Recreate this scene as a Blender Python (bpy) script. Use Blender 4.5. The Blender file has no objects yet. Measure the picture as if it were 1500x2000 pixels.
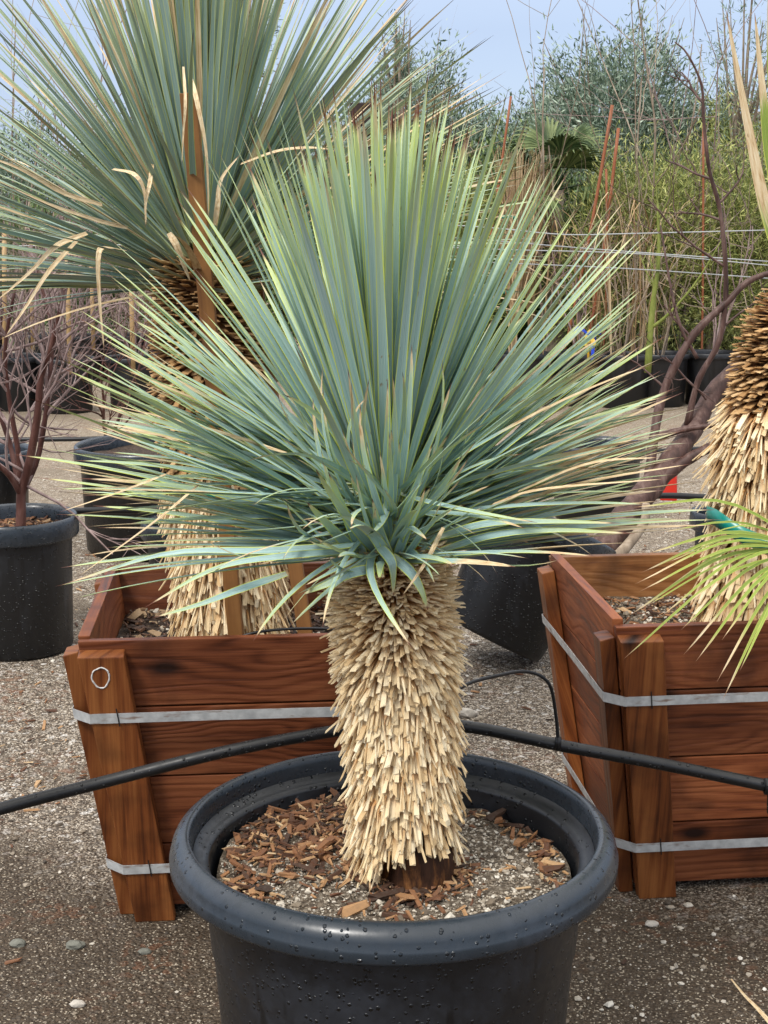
import bpy, math, random
import numpy as np
from mathutils import Vector

R = math.radians
C = bpy.context.scene.collection
SC = bpy.context.scene

# ------------------------------------------------------------------ camera, world, sun
TH, FPX, H = R(11.7), 2800.0, 1.42
cam_d = bpy.data.cameras.new('camera'); cam = bpy.data.objects.new('camera', cam_d); C.objects.link(cam)
cam.location = (0, 0, H); cam.rotation_euler = (R(90) - TH, 0, 0)
cam_d.sensor_fit = 'VERTICAL'; cam_d.sensor_height = 24.0; cam_d.lens = 24.0 * FPX / 2000.0
cam_d.clip_start = 0.05; cam_d.clip_end = 2000
SC.camera = cam

SUN_EL, SUN_AZ = R(52), R(215)          # azimuth clockwise from +Y: light from behind the camera, to the left
w = bpy.data.worlds.new('World'); SC.world = w; w.use_nodes = True
nt = w.node_tree; nt.nodes.clear()
sky = nt.nodes.new('ShaderNodeTexSky'); sky.sky_type = 'NISHITA'; sky.sun_disc = False
sky.sun_elevation = SUN_EL; sky.sun_rotation = SUN_AZ; sky.air_density = 1.0; sky.dust_density = 1.2; sky.ozone_density = 2.0
bg = nt.nodes.new('ShaderNodeBackground'); bg.inputs['Strength'].default_value = 0.12
mixw = nt.nodes.new('ShaderNodeMix'); mixw.data_type = 'RGBA'; mixw.inputs[0].default_value = 0.72
# thin overcast veil over the clear sky: pale blue low down, bright white overhead
vz = nt.nodes.new('ShaderNodeSeparateXYZ'); vm = nt.nodes.new('ShaderNodeMapRange'); vm.inputs[1].default_value = .12; vm.inputs[2].default_value = .75
vc = nt.nodes.new('ShaderNodeMix'); vc.data_type = 'RGBA'; vc.inputs[6].default_value = (2.72, 3.28, 4.45, 1); vc.inputs[7].default_value = (10.8, 10.5, 10.0, 1)
tcw = nt.nodes.new('ShaderNodeTexCoord'); mpw = nt.nodes.new('ShaderNodeMapping'); mpw.inputs['Scale'].default_value = (1.2, 1.2, 4)
nzw = nt.nodes.new('ShaderNodeTexNoise'); nzw.inputs['Scale'].default_value = 2.2; nzw.inputs['Detail'].default_value = 5
rw = nt.nodes.new('ShaderNodeMapRange'); rw.inputs[1].default_value = .3; rw.inputs[2].default_value = .7
rw.inputs[3].default_value = .74; rw.inputs[4].default_value = .92
nt.links.new(tcw.outputs['Generated'], vz.inputs[0]); nt.links.new(vz.outputs[2], vm.inputs[0]); nt.links.new(vm.outputs[0], vc.inputs[0]); nt.links.new(vc.outputs[2], mixw.inputs[7])
nt.links.new(tcw.outputs['Generated'], mpw.inputs[0]); nt.links.new(mpw.outputs[0], nzw.inputs['Vector'])
nt.links.new(nzw.outputs[0], rw.inputs[0]); nt.links.new(rw.outputs[0], mixw.inputs[0])
out = nt.nodes.new('ShaderNodeOutputWorld')
nt.links.new(sky.outputs[0], mixw.inputs[6]); nt.links.new(mixw.outputs[2], bg.inputs[0]); nt.links.new(bg.outputs[0], out.inputs[0])

sl = bpy.data.lights.new('sun', 'SUN'); sl.energy = 1.5; sl.angle = R(12); sl.color = (1, .96, .9)
so = bpy.data.objects.new('sun', sl); C.objects.link(so)
sd = Vector((math.sin(SUN_AZ) * math.cos(SUN_EL), math.cos(SUN_AZ) * math.cos(SUN_EL), math.sin(SUN_EL)))
so.rotation_euler = (-sd).to_track_quat('-Z', 'Y').to_euler(); so.location = (0, 0, 8)

SC.view_settings.view_transform = 'Standard'; SC.view_settings.look = 'None'
SC.view_settings.gamma = 1; SC.view_settings.exposure = 0.75

def P(px, py, Y):
    """world point seen at photo pixel (px,py) and standing Y metres in front of the camera"""
    x, y = (px - 750) / FPX, -(py - 1000) / FPX
    d = np.array([x, math.cos(TH) + y * math.sin(TH), -math.sin(TH) + y * math.cos(TH)])
    return np.array([0, 0, H]) + d * (Y / d[1])

# ------------------------------------------------------------------ mesh helpers
class MB:
    def __init__(s): s.v = []; s.f = []; s.a = []; s.n = 0; s.d = []
    def add(s, v, f, a=None, dry=0.0):
        v = np.asarray(v, float).reshape(-1, 3); k = len(v)
        if a is None: a = np.zeros((k, 3))
        s.v.append(v); s.a.append(np.asarray(a, float).reshape(-1, 3)); s.d.append(np.full(k, dry) if np.isscalar(dry) else np.asarray(dry, float))
        s.f.append([tuple(int(i) + s.n for i in q) for q in f] if not isinstance(f, np.ndarray) else f + s.n)
        s.n += k
    def build(s, name, mat, parent=None, smooth=False, loc=None):
        v = np.concatenate(s.v); a = np.concatenate(s.a); d = np.concatenate(s.d)
        if loc is not None: v = v - np.asarray(loc, float)
        elif parent is not None:
            v = v - np.array(parent.matrix_basis.translation) if not s.__dict__.get('local') else v
        me = bpy.data.meshes.new(name)
        loops = []; tot = []
        for F in s.f:
            if isinstance(F, np.ndarray):
                loops.append(F.reshape(-1)); tot.append(np.full(len(F), F.shape[1]))
            else:
                loops.append(np.array([i for q in F for i in q], int)); tot.append(np.array([len(q) for q in F], int))
        loops = np.concatenate(loops).astype(np.int32); tot = np.concatenate(tot).astype(np.int32)
        st = np.zeros(len(tot), np.int32); st[1:] = np.cumsum(tot)[:-1]
        me.vertices.add(len(v)); me.vertices.foreach_set('co', v.astype(np.float32).ravel())
        me.loops.add(len(loops)); me.loops.foreach_set('vertex_index', loops)
        me.polygons.add(len(tot)); me.polygons.foreach_set('loop_start', st); me.polygons.foreach_set('loop_total', tot)
        at = me.attributes.new('luv', 'FLOAT_VECTOR', 'POINT'); at.data.foreach_set('vector', a.astype(np.float32).ravel())
        ad = me.attributes.new('dry', 'FLOAT', 'POINT'); ad.data.foreach_set('value', d.astype(np.float32))
        me.polygons.foreach_set('use_smooth', np.full(len(tot), smooth))
        me.update(); me.validate()
        me.materials.append(mat)
        o = bpy.data.objects.new(name, me); C.objects.link(o)
        if parent is not None: o.parent = parent
        elif loc is not None: o.location = loc
        return o

def tag(o, label=None, cat=None, group=None, kind=None):
    if label: o['label'] = label
    if cat: o['category'] = cat
    if group: o['group'] = group
    if kind: o['kind'] = kind
    return o

def thing(name, label, cat, loc, group=None):
    o = bpy.data.objects.new(name, None); C.objects.link(o); o.location = loc; o.empty_display_size = .05
    return tag(o, label, cat, group)

def unit(v): v = np.asarray(v, float); return v / max(1e-9, np.linalg.norm(v))

def smooth_path(pts, n):
    """Catmull-Rom through pts"""
    p = np.asarray(pts, float); m = len(p)
    if m == 2: return p[0] + (p[1] - p[0]) * np.linspace(0, 1, n)[:, None]
    q = np.vstack([2 * p[0] - p[1], p, 2 * p[-1] - p[-2]])
    r = []
    for t in np.linspace(0, m - 1 - 1e-6, n):
        i = int(t); u = t - i; a, b, c, d = q[i:i + 4]
        r.append(.5 * ((2 * b) + (c - a) * u + (2 * a - 5 * b + 4 * c - d) * u * u + (3 * b - a - 3 * c + d) * u ** 3))
    return np.array(r)

def tube(mb, pts, rad, ns=8, rnd=0.0, cap=True):
    p = np.asarray(pts, float); k = len(p)
    rad = np.full(k, rad) if np.isscalar(rad) else np.asarray(rad, float)
    t = np.gradient(p, axis=0); t /= np.maximum(1e-9, np.linalg.norm(t, axis=1))[:, None]
    n = np.cross(t[0], [0, 0, 1.]);
    if np.linalg.norm(n) < 1e-3: n = np.cross(t[0], [1., 0, 0])
    n = unit(n); V = []; A = []
    ang = np.linspace(0, 2 * math.pi, ns, endpoint=False); L = 0
    for i in range(k):
        n = unit(n - t[i] * n.dot(t[i])); b = np.cross(t[i], n)
        V.append(p[i] + rad[i] * (np.cos(ang)[:, None] * n + np.sin(ang)[:, None] * b))
        if i: L += np.linalg.norm(p[i] - p[i - 1])
        A.append(np.stack([np.full(ns, L), ang / 6.2832, np.full(ns, rnd)], 1))
    V = np.concatenate(V); j = np.arange(ns); F = []
    for i in range(k - 1):
        F.append(np.stack([i * ns + j, i * ns + (j + 1) % ns, (i + 1) * ns + (j + 1) % ns, (i + 1) * ns + j], 1))
    mb.add(V, np.concatenate(F), np.concatenate(A))
    if cap:
        mb.f.append([tuple(mb.n - k * ns + x for x in range(ns - 1, -1, -1)), tuple(mb.n - ns + x for x in range(ns))])

def lathe(mb, prof, seg=72, c=(0, 0, 0), wob=0.0, M=None):
    prof = np.asarray(prof, float); k = len(prof); ang = np.linspace(0, 2 * math.pi, seg, endpoint=False)
    V = []; A = []; L = 0
    for i, (r, z) in enumerate(prof):
        rr = r * (1 + wob * np.sin(2 * ang + .7))
        V.append(np.stack([rr * np.cos(ang), rr * np.sin(ang), np.full(seg, z)], 1))
        if i: L += math.hypot(*(prof[i] - prof[i - 1]))
        A.append(np.stack([ang * .3, np.full(seg, L), np.full(seg, .5)], 1))
    V = np.concatenate(V)
    if M is not None: V = V @ np.asarray(M).T
    V = V + np.asarray(c)
    j = np.arange(seg); F = [np.stack([i * seg + j, i * seg + (j + 1) % seg, (i + 1) * seg + (j + 1) % seg, (i + 1) * seg + j], 1) for i in range(k - 1)]
    mb.add(V, np.concatenate(F), np.concatenate(A))

def ribbon(mb, pts, wid, side, rnd=0.5, dry=0.0, keel=.18, thick=0.0):
    """a leaf blade along pts: three columns, V keel"""
    p = np.asarray(pts, float); k = len(p); wid = np.asarray(wid, float)
    t = np.gradient(p, axis=0); t /= np.maximum(1e-9, np.linalg.norm(t, axis=1))[:, None]
    s = np.asarray(side, float);
    if s.ndim == 1: s = np.tile(s, (k, 1))
    s = s - t * (s * t).sum(1)[:, None]; s /= np.maximum(1e-9, np.linalg.norm(s, axis=1))[:, None]
    n = np.cross(s, t)
    V = np.empty((k, 3, 3)); hw = wid[:, None] * .5
    V[:, 0] = p - s * hw; V[:, 1] = p - n * (wid[:, None] * keel); V[:, 2] = p + s * hw
    vv = np.linspace(0, 1, k); A = np.empty((k, 3, 3))
    A[:, :, 0] = [0, .5, 1]; A[:, :, 1] = vv[:, None]; A[:, :, 2] = rnd
    F = []
    for i in range(k - 1):
        a = 3 * i; F += [(a, a + 1, a + 4, a + 3), (a + 1, a + 2, a + 5, a + 4)]
    mb.add(V, np.array(F), A, dry)

def blade_w(W, k, tip=.62):
    s = np.linspace(0, 1, k)
    return W * np.minimum(1, .62 + 1.5 * s) * np.clip((1 - s) / .8, 0, 1) ** tip + W * .015

def boxv(mb, P8, a8=None, rnd=0.0):
    """hexahedron from 8 points: bottom ring 0-3, top ring 4-7"""
    F = [(3, 2, 1, 0), (4, 5, 6, 7), (0, 1, 5, 4), (1, 2, 6, 5), (2, 3, 7, 6), (3, 0, 4, 7)]
    P8 = np.asarray(P8, float)
    if a8 is None: a8 = np.column_stack([P8[:, 0], P8[:, 2], np.full(8, rnd)])
    V = []; A = []; Q = []
    for q in F:       # split edges: crisp attribute and shading per face
        Q.append(tuple(range(len(V), len(V) + 4)))
        for i in q: V.append(P8[i]); A.append(a8[i])
    mb.add(V, Q, A)

ICO = None
def ico():
    global ICO
    if ICO is None:
        g = (1 + 5 ** .5) / 2
        v = np.array([(-1, g, 0), (1, g, 0), (-1, -g, 0), (1, -g, 0), (0, -1, g), (0, 1, g), (0, -1, -g), (0, 1, -g), (g, 0, -1), (g, 0, 1), (-g, 0, -1), (-g, 0, 1)], float)
        v /= np.linalg.norm(v[0])
        f = np.array([(0, 11, 5), (0, 5, 1), (0, 1, 7), (0, 7, 10), (0, 10, 11), (1, 5, 9), (5, 11, 4), (11, 10, 2), (10, 7, 6), (7, 1, 8), (3, 9, 4), (3, 4, 2), (3, 2, 6), (3, 6, 8), (3, 8, 9), (4, 9, 5), (2, 4, 11), (6, 2, 10), (8, 6, 7), (9, 8, 1)])
        ICO = (v, f)
    return ICO

def pebbles(mb, pos, size, rng, flat=.65):
    v, f = ico(); n = len(pos)
    j = rng.uniform(.65, 1.25, (n, 12, 1)); sc = rng.uniform(.6, 1.2, (n, 1, 3)) * size[:, None, None]
    sc[:, :, 2] *= flat; a = rng.uniform(0, 6.28, n); ca, sa = np.cos(a), np.sin(a)
    q = v[None] * j * sc
    x = q[:, :, 0] * ca[:, None] - q[:, :, 1] * sa[:, None]; y = q[:, :, 0] * sa[:, None] + q[:, :, 1] * ca[:, None]
    q = np.stack([x, y, q[:, :, 2]], 2) + pos[:, None]
    F = (f[None] + (np.arange(n) * 12)[:, None, None]).reshape(-1, 3)
    A = np.zeros((n, 12, 3)); A[:, :, 2] = rng.random(n)[:, None]
    mb.add(q.reshape(-1, 3), F, A.reshape(-1, 3))

def chips(mb, pos, L, Wd, T, rng, tilt=.35):
    """n thin irregular bark slivers"""
    n = len(pos)
    c = np.array([(-1, -1, -1), (1, -.8, -1), (1, .7, -1), (-1, 1, -1), (-.95, -.9, 1), (.9, -.7, 1), (1.05, .6, 1), (-.9, .9, 1)], float)
    F = np.array([(3, 2, 1, 0), (4, 5, 6, 7), (0, 1, 5, 4), (1, 2, 6, 5), (2, 3, 7, 6), (3, 0, 4, 7)])
    q = c[None] * rng.uniform(.55, 1.2, (n, 8, 3)) * np.stack([L, Wd, T], 1)[:, None] * .5
    a = rng.uniform(0, 6.28, n); b = rng.normal(0, tilt, n); g = rng.normal(0, tilt * 1.4, n)
    y, z = q[:, :, 1] * np.cos(g)[:, None] - q[:, :, 2] * np.sin(g)[:, None], q[:, :, 1] * np.sin(g)[:, None] + q[:, :, 2] * np.cos(g)[:, None]
    x = q[:, :, 0]; x, z = x * np.cos(b)[:, None] - z * np.sin(b)[:, None], x * np.sin(b)[:, None] + z * np.cos(b)[:, None]
    x, y = x * np.cos(a)[:, None] - y * np.sin(a)[:, None], x * np.sin(a)[:, None] + y * np.cos(a)[:, None]
    q = np.stack([x, y, z], 2) + pos[:, None]
    A = np.zeros((n, 8, 3)); A[:, :, 2] = rng.random(n)[:, None]; A[:, :, 0] = c[None, :, 0]
    mb.add(q.reshape(-1, 3), (F[None] + (np.arange(n) * 8)[:, None, None]).reshape(-1, 4), A.reshape(-1, 3))

def leafcards(mb, pos, L, Wd, rng, dirs=None, droop=0.0):
    """n small pointed leaves: folded diamonds"""
    n = len(pos)
    d = rng.normal(0, 1, (n, 3)) if dirs is None else dirs + rng.normal(0, .55, (n, 3))
    d[:, 2] -= droop; d /= np.linalg.norm(d, axis=1)[:, None]
    s = np.cross(d, rng.normal(0, 1, (n, 3))); s /= np.maximum(1e-6, np.linalg.norm(s, axis=1))[:, None]
    L = L[:, None]; Wd = Wd[:, None]
    V = np.stack([pos, pos + d * L * .45 + s * Wd * .5, pos + d * L, pos + d * L * .45 - s * Wd * .5], 1)
    F = (np.arange(n) * 4)[:, None] + np.arange(4)[None]
    A = np.zeros((n, 4, 3)); A[:, :, 2] = rng.random(n)[:, None]; A[:, 2, 1] = 1; A[:, 1, 1] = .5; A[:, 3, 1] = .5
    mb.add(V.reshape(-1, 3), F, A.reshape(-1, 3))

# ------------------------------------------------------------------ materials
def new_mat(name):
    m = bpy.data.materials.new(name); m.use_nodes = True
    t = m.node_tree; t.nodes.clear()
    o = t.nodes.new('ShaderNodeOutputMaterial'); b = t.nodes.new('ShaderNodeBsdfPrincipled')
    t.links.new(b.outputs[0], o.inputs[0]); return m, t, b

class G:
    def __init__(s, t): s.t = t
    def _in(s, n, i, v):
        if v is None: return
        if isinstance(v, bpy.types.NodeSocket): s.t.links.new(v, n.inputs[i])
        else:
            if isinstance(v, tuple) and len(v) == 3 and n.inputs[i].type == 'RGBA': v = (*v, 1)
            n.inputs[i].default_value = v
    def attr(s, name='luv'):
        n = s.t.nodes.new('ShaderNodeAttribute'); n.attribute_name = name; return n
    def luv(s):
        n = s.attr('luv'); x = s.t.nodes.new('ShaderNodeSeparateXYZ'); s.t.links.new(n.outputs['Vector'], x.inputs[0]); return x.outputs[0], x.outputs[1], x.outputs[2]
    def obj(s): return s.t.nodes.new('ShaderNodeTexCoord').outputs['Object']
    def pos(s): return s.t.nodes.new('ShaderNodeNewGeometry').outputs['Position']
    def comb(s, x, y, z):
        n = s.t.nodes.new('ShaderNodeCombineXYZ'); s._in(n, 0, x); s._in(n, 1, y); s._in(n, 2, z); return n.outputs[0]
    def math(s, op, a, b=None, c=None, clamp=False):
        n = s.t.nodes.new('ShaderNodeMath'); n.operation = op; n.use_clamp = clamp; s._in(n, 0, a); s._in(n, 1, b); s._in(n, 2, c); return n.outputs[0]
    def map(s, v, sc):
        n = s.t.nodes.new('ShaderNodeMapping'); s._in(n, 0, v); n.inputs['Scale'].default_value = sc; return n.outputs[0]
    def noise(s, v, scale, detail=4, rough=.55, dist=0):
        n = s.t.nodes.new('ShaderNodeTexNoise'); s._in(n, 'Vector', v); n.inputs['Scale'].default_value = scale
        n.inputs['Detail'].default_value = detail; n.inputs['Roughness'].default_value = rough; n.inputs['Distortion'].default_value = dist; return n.outputs[0]
    def voro(s, v, scale, feat='F1', rand=1):
        n = s.t.nodes.new('ShaderNodeTexVoronoi'); n.feature = feat; s._in(n, 'Vector', v); n.inputs['Scale'].default_value = scale; n.inputs['Randomness'].default_value = rand; return n
    def ramp(s, f, stops):
        n = s.t.nodes.new('ShaderNodeValToRGB'); s._in(n, 0, f); e = n.color_ramp.elements
        while len(e) < len(stops): e.new(.5)
        for k, (p, c) in zip(e, stops):
            k.position = p; k.color = (*c, 1) if isinstance(c, tuple) else (c, c, c, 1)
        return n.outputs[0]
    def mix(s, f, a, b, mode='MIX'):
        n = s.t.nodes.new('ShaderNodeMix'); n.data_type = 'RGBA'; n.blend_type = mode; n.clamp_factor = True
        s._in(n, 0, f); s._in(n, 6, a); s._in(n, 7, b); return n.outputs[2]
    def rng(s, v, a, b, c=0, d=1):
        n = s.t.nodes.new('ShaderNodeMapRange'); s._in(n, 0, v)
        for i, x in enumerate((a, b, c, d)): n.inputs[i + 1].default_value = x
        return n.outputs[0]
    def bump(s, b, h, dist, strength=1.0):
        n = s.t.nodes.new('ShaderNodeBump'); n.inputs['Distance'].default_value = dist; n.inputs['Strength'].default_value = strength
        s._in(n, 'Height', h); s.t.links.new(n.outputs[0], b.inputs['Normal'])

def setp(b, **k):
    for n, v in k.items():
        n = {'rough': 'Roughness', 'spec': 'Specular IOR Level', 'color': 'Base Color', 'metal': 'Metallic', 'coat': 'Coat Weight', 'coatr': 'Coat Roughness', 'sheen': 'Sheen Weight', 'sub': 'Subsurface Weight', 'trans': 'Transmission Weight'}[n]
        if isinstance(v, bpy.types.NodeSocket): b.id_data.links.new(v, b.inputs[n])
        else: b.inputs[n].default_value = (*v, 1) if isinstance(v, tuple) and len(v) == 3 else v

def mat_leaf(name, face, pale, margin, tip, yel=.35):
    m, t, b = new_mat(name); g = G(t); u, v, r = g.luv(); dry = g.attr('dry').outputs['Fac']
    e = g.math('ABSOLUTE', g.math('SUBTRACT', u, .5))
    st = g.noise(g.comb(g.math('MULTIPLY', u, 9.0), g.math('MULTIPLY', v, 2.2), g.math('MULTIPLY', r, 40.0)), 1.6, 3)
    col = g.mix(g.rng(st, .3, .72), face, pale)
    col = g.mix(g.math('MULTIPLY', g.rng(r, 0, 1), .4), col, tuple(x * .62 for x in face))
    yg = g.math('MULTIPLY', g.rng(g.math('ADD', v, g.math('MULTIPLY', r, .35)), .72, 1.25), yel)      # greener towards the tip
    col = g.mix(yg, col, margin)
    col = g.mix(g.rng(v, .16, .0), col, (.42, .46, .33))
    col = g.mix(g.rng(e, .405, .455), col, margin)
    straw = g.ramp(g.noise(g.comb(g.math('MULTIPLY', u, 3.0), g.math('MULTIPLY', v, 9.0), g.math('MULTIPLY', r, 77.0)), 1.5, 3), [(.28, (.36, .2, .08)), (.45, (.62, .46, .26)), (.7, (.76, .64, .43))])
    # withering starts at the tip: the drier the leaf, the further down it reaches
    wt = g.math('SUBTRACT', g.math('ADD', v, g.math('MULTIPLY', g.noise(g.comb(g.math('MULTIPLY', u, 4.0), g.math('MULTIPLY', v, 3.0), g.math('MULTIPLY', r, 55.0)), 2.0, 2), .25)), g.math('SUBTRACT', 1.16, g.math('MULTIPLY', dry, 1.25)))
    col = g.mix(g.rng(wt, -.03, .06), col, straw)
    col = g.mix(g.rng(g.math('ADD', v, g.math('MULTIPLY', r, .03)), .955, .985), col, tip)
    sp = g.noise(g.comb(g.math('MULTIPLY', u, 2.0), g.math('MULTIPLY', v, 26.0), g.math('MULTIPLY', r, 91.0)), 1.0, 2)
    col = g.mix(g.math('MULTIPLY', g.rng(sp, .71, .76), .7), col, (.25, .15, .06))      # scuffs
    setp(b, color=col, rough=g.rng(st, .2, .8, .4, .62), spec=.45, sub=0.0)
    g.bump(b, st, .001, .5); return m

def mat_thatch(name, a, bcol, c, base):
    m, t, b = new_mat(name); g = G(t); u, v, r = g.luv()
    n = g.noise(g.comb(g.math('MULTIPLY', u, 14.0), g.math('MULTIPLY', v, 1.5), g.math('MULTIPLY', r, 50.0)), 1.5, 3)
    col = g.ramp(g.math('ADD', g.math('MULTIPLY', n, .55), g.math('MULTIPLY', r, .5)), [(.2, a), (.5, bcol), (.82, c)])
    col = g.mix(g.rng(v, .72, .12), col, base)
    setp(b, color=col, rough=.75, spec=.25); g.bump(b, n, .002, .6); return m

def mat_wood(name, dark, mid, lite, wet=.35, sx=1.0, wb=62.0):
    m, t, b = new_mat(name); g = G(t); s, h, r = g.luv()
    vec = g.comb(g.math('ADD', s, g.math('MULTIPLY', r, 13.0)), g.math('ADD', h, g.math('MULTIPLY', r, 7.0)), g.math('MULTIPLY', r, 31.0))
    wob = g.noise(g.map(vec, (1.7, 7, 1)), 1.0, 2, .5, .5)
    ring = g.math('ADD', g.math('MULTIPLY', h, 260.0 * sx), g.math('MULTIPLY', wob, wb))
    ring = g.math('ADD', g.math('MULTIPLY', g.math('SINE', g.math('ADD', ring, g.math('MULTIPLY', r, 60.0))), .5), .5)
    ring = g.math('POWER', ring, 1.8)
    fib = g.noise(g.map(vec, (5, 210, 1)), 1.0, 4, .65)
    big = g.noise(g.map(vec, (3.5, 11, 1)), 1.0, 3, .55, .3)
    f = g.math('ADD', g.math('ADD', g.math('MULTIPLY', ring, -.13), g.math('MULTIPLY', fib, .62)), g.math('MULTIPLY', big, .75))
    col = g.ramp(f, [(.4, dark), (.58, mid), (.85, lite)])
    kn = g.voro(g.map(vec, (4.2, 9, 1)), 1.0); kd = g.rng(kn.outputs['Distance'], .07, .2)
    col = g.mix(kd, tuple(x * .28 for x in dark), col)
    stain = g.rng(g.noise(g.map(vec, (5, 3, 1)), 1.3, 4), .52, .7)
    col = g.mix(g.math('MULTIPLY', stain, .6), col, tuple(x * .35 for x in dark))
    col = g.mix(1.0, col, g.comb(*[g.math('ADD', g.math('MULTIPLY', g.math('FRACT', g.math('MULTIPLY', r, 17.0)), .55), k) for k in (.58, .56, .56)]), 'MULTIPLY')
    setp(b, color=col, rough=g.rng(f, .3, .9, wet, wet + .3), spec=.4); g.bump(b, g.math('ADD', ring, fib), .0012, .5); return m

def mat_plastic(name, base=.012, rough=.38, tint=(1, 1.08, 1.28), drops=True, dust=.25):
    m, t, b = new_mat(name); g = G(t); p = g.obj()
    sc = g.noise(p, 5, 5, .6); fine = g.noise(p, 60, 3)
    dustm = g.math('MULTIPLY', g.rng(g.math('ADD', g.math('MULTIPLY', sc, .8), g.math('MULTIPLY', fine, .25)), .5, .75), dust)
    c0 = tuple(base * x for x in tint)
    col = g.mix(dustm, c0, (.078, .09, .115))
    zz = t.nodes.new('ShaderNodeSeparateXYZ'); t.links.new(p, zz.inputs[0])       # rain runs: clean wet streaks low on the wall
    wetm = g.rng(g.math('SUBTRACT', g.noise(g.map(p, (22, 22, 2.2)), 1.0, 3), g.math('MULTIPLY', zz.outputs[2], 1.1)), .2, .27)
    col = g.mix(wetm, col, tuple(x * .55 for x in c0))
    r = g.rng(fine, .3, .7, rough - .06, rough + .1)
    if drops:
        vo = g.voro(p, 135); d = g.rng(g.math('ADD', vo.outputs['Distance'], g.math('MULTIPLY', g.noise(p, 260, 2), .35)), .58, .4)
        sel = g.t.nodes.new('ShaderNodeSeparateColor'); t.links.new(vo.outputs['Color'], sel.inputs[0])
        on = g.math('GREATER_THAN', g.math('ADD', sel.outputs[0], g.math('MULTIPLY', g.noise(p, 9, 3), 1.1)), 1.32 if drops is True else drops)
        d = g.math('MULTIPLY', d, on)
        r = g.mix(d, r, (.06, .06, .06)); col = g.mix(d, col, tuple(x * .5 for x in c0))
        g.bump(b, g.math('ADD', d, g.math('MULTIPLY', fine, .12)), .0025, .8)
    else: g.bump(b, fine, .001, .3)
    setp(b, color=col, rough=r, spec=.5); return m

def mat_ground():
    m, t, b = new_mat('gravel_ground'); g = G(t); p = g.pos()
    v1 = g.voro(p, 140); v2 = g.voro(p, 62); v3 = g.voro(p, 320)
    def cr(v):
        s = t.nodes.new('ShaderNodeSeparateColor'); t.links.new(v.outputs['Color'], s.inputs[0]); return s.outputs[0], s.outputs[1]
    a, a2 = cr(v1); c, c2 = cr(v2); e, e2 = cr(v3)
    stops = [(.0, (.03, .02, .013)), (.27, (.085, .06, .04)), (.5, (.24, .185, .13)), (.68, (.38, .31, .23)), (.9, (.68, .6, .49))]
    col = g.mix(g.rng(e, .3, .5), g.ramp(a, stops), g.ramp(e2, stops))
    col = g.mix(g.math('GREATER_THAN', c, .8), col, g.ramp(c2, [(.0, (.12, .08, .05)), (.4, (.36, .31, .25)), (1, (.7, .66, .6))]))
    edge = g.rng(v1.outputs['Distance'], .7, .4); col = g.mix(g.math('MULTIPLY', g.math('SUBTRACT', 1.0, edge), .72), col, (.042, .03, .021))
    # damp sandy dirt patches (near left, round the boxes)
    big = g.noise(p, 1.1, 5, .6); sx = t.nodes.new('ShaderNodeSeparateXYZ'); t.links.new(p, sx.inputs[0])
    near = g.math('ADD', g.rng(sx.outputs[1], 3.25, 2.55), g.math('MULTIPLY', g.rng(sx.outputs[0], .6, -.6), .15))
    dm = g.math('MULTIPLY', g.rng(g.math('ADD', g.math('MULTIPLY', big, 1.3), g.math('MULTIPLY', near, .45)), .74, .94), .92)
    dirt = g.ramp(g.noise(p, 150, 6, .8), [(.32, (.018, .012, .007)), (.5, (.055, .038, .023)), (.66, (.14, .1, .064)), (.76, (.3, .25, .18))])
    dirt = g.mix(g.math('GREATER_THAN', e, .93), dirt, (.42, .36, .27))
    col = g.mix(dm, col, dirt)
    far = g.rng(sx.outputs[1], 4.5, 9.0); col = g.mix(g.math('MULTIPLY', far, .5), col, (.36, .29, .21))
    red = g.rng(g.noise(p, 3.2, 4, .7), .52, .72); redf = g.math('MULTIPLY', red, g.math('GREATER_THAN', c2, .62))
    col = g.mix(g.math('MULTIPLY', redf, .8), col, (.17, .07, .032))
    hgt = g.math('ADD', g.math('MULTIPLY', g.math('SUBTRACT', 1.0, v1.outputs['Distance']), .7), g.math('MULTIPLY', g.math('SUBTRACT', 1.0, v2.outputs['Distance']), .5))
    setp(b, color=col, rough=.82, spec=.3); g.bump(b, hgt, .009, 1.0); return m

def mat_grav(name, stops, rough=.8):
    m, t, b = new_mat(name); g = G(t); u, v, r = g.luv(); n = g.noise(g.obj(), 160, 3)
    col = g.mix(g.math('MULTIPLY', g.rng(n, .3, .75), .4), g.ramp(r, stops), (.1, .085, .07))
    setp(b, color=col, rough=rough, spec=.3); return m

def mat_bark(name, a, bc, c, sx=(30, 30, 5), rough=.65):
    m, t, b = new_mat(name); g = G(t); n = g.noise(g.map(g.obj(), sx), 1.0, 5, .65, .3)
    setp(b, color=g.ramp(n, [(.3, a), (.52, bc), (.75, c)]), rough=rough, spec=.3); g.bump(b, n, .006, .6); return m

def mat_foliage(name, a, bc, c, rough=.55):
    m, t, b = new_mat(name); g = G(t); u, v, r = g.luv()
    n = g.noise(g.obj(), 3.5, 2)
    col = g.ramp(g.math('ADD', g.math('MULTIPLY', r, .65), g.math('MULTIPLY', n, .4)), [(.2, a), (.5, bc), (.85, c)])
    setp(b, color=col, rough=rough, spec=.35); return m

def mat_plain(name, col, rough=.5, spec=.4, var=.25, sc=30, metal=0):
    m, t, b = new_mat(name); g = G(t); n = g.noise(g.obj(), sc, 4)
    setp(b, color=g.mix(g.rng(n, .3, .75, 0, var), col, tuple(x * .4 for x in col)), rough=rough, spec=spec, metal=metal); return m

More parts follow.
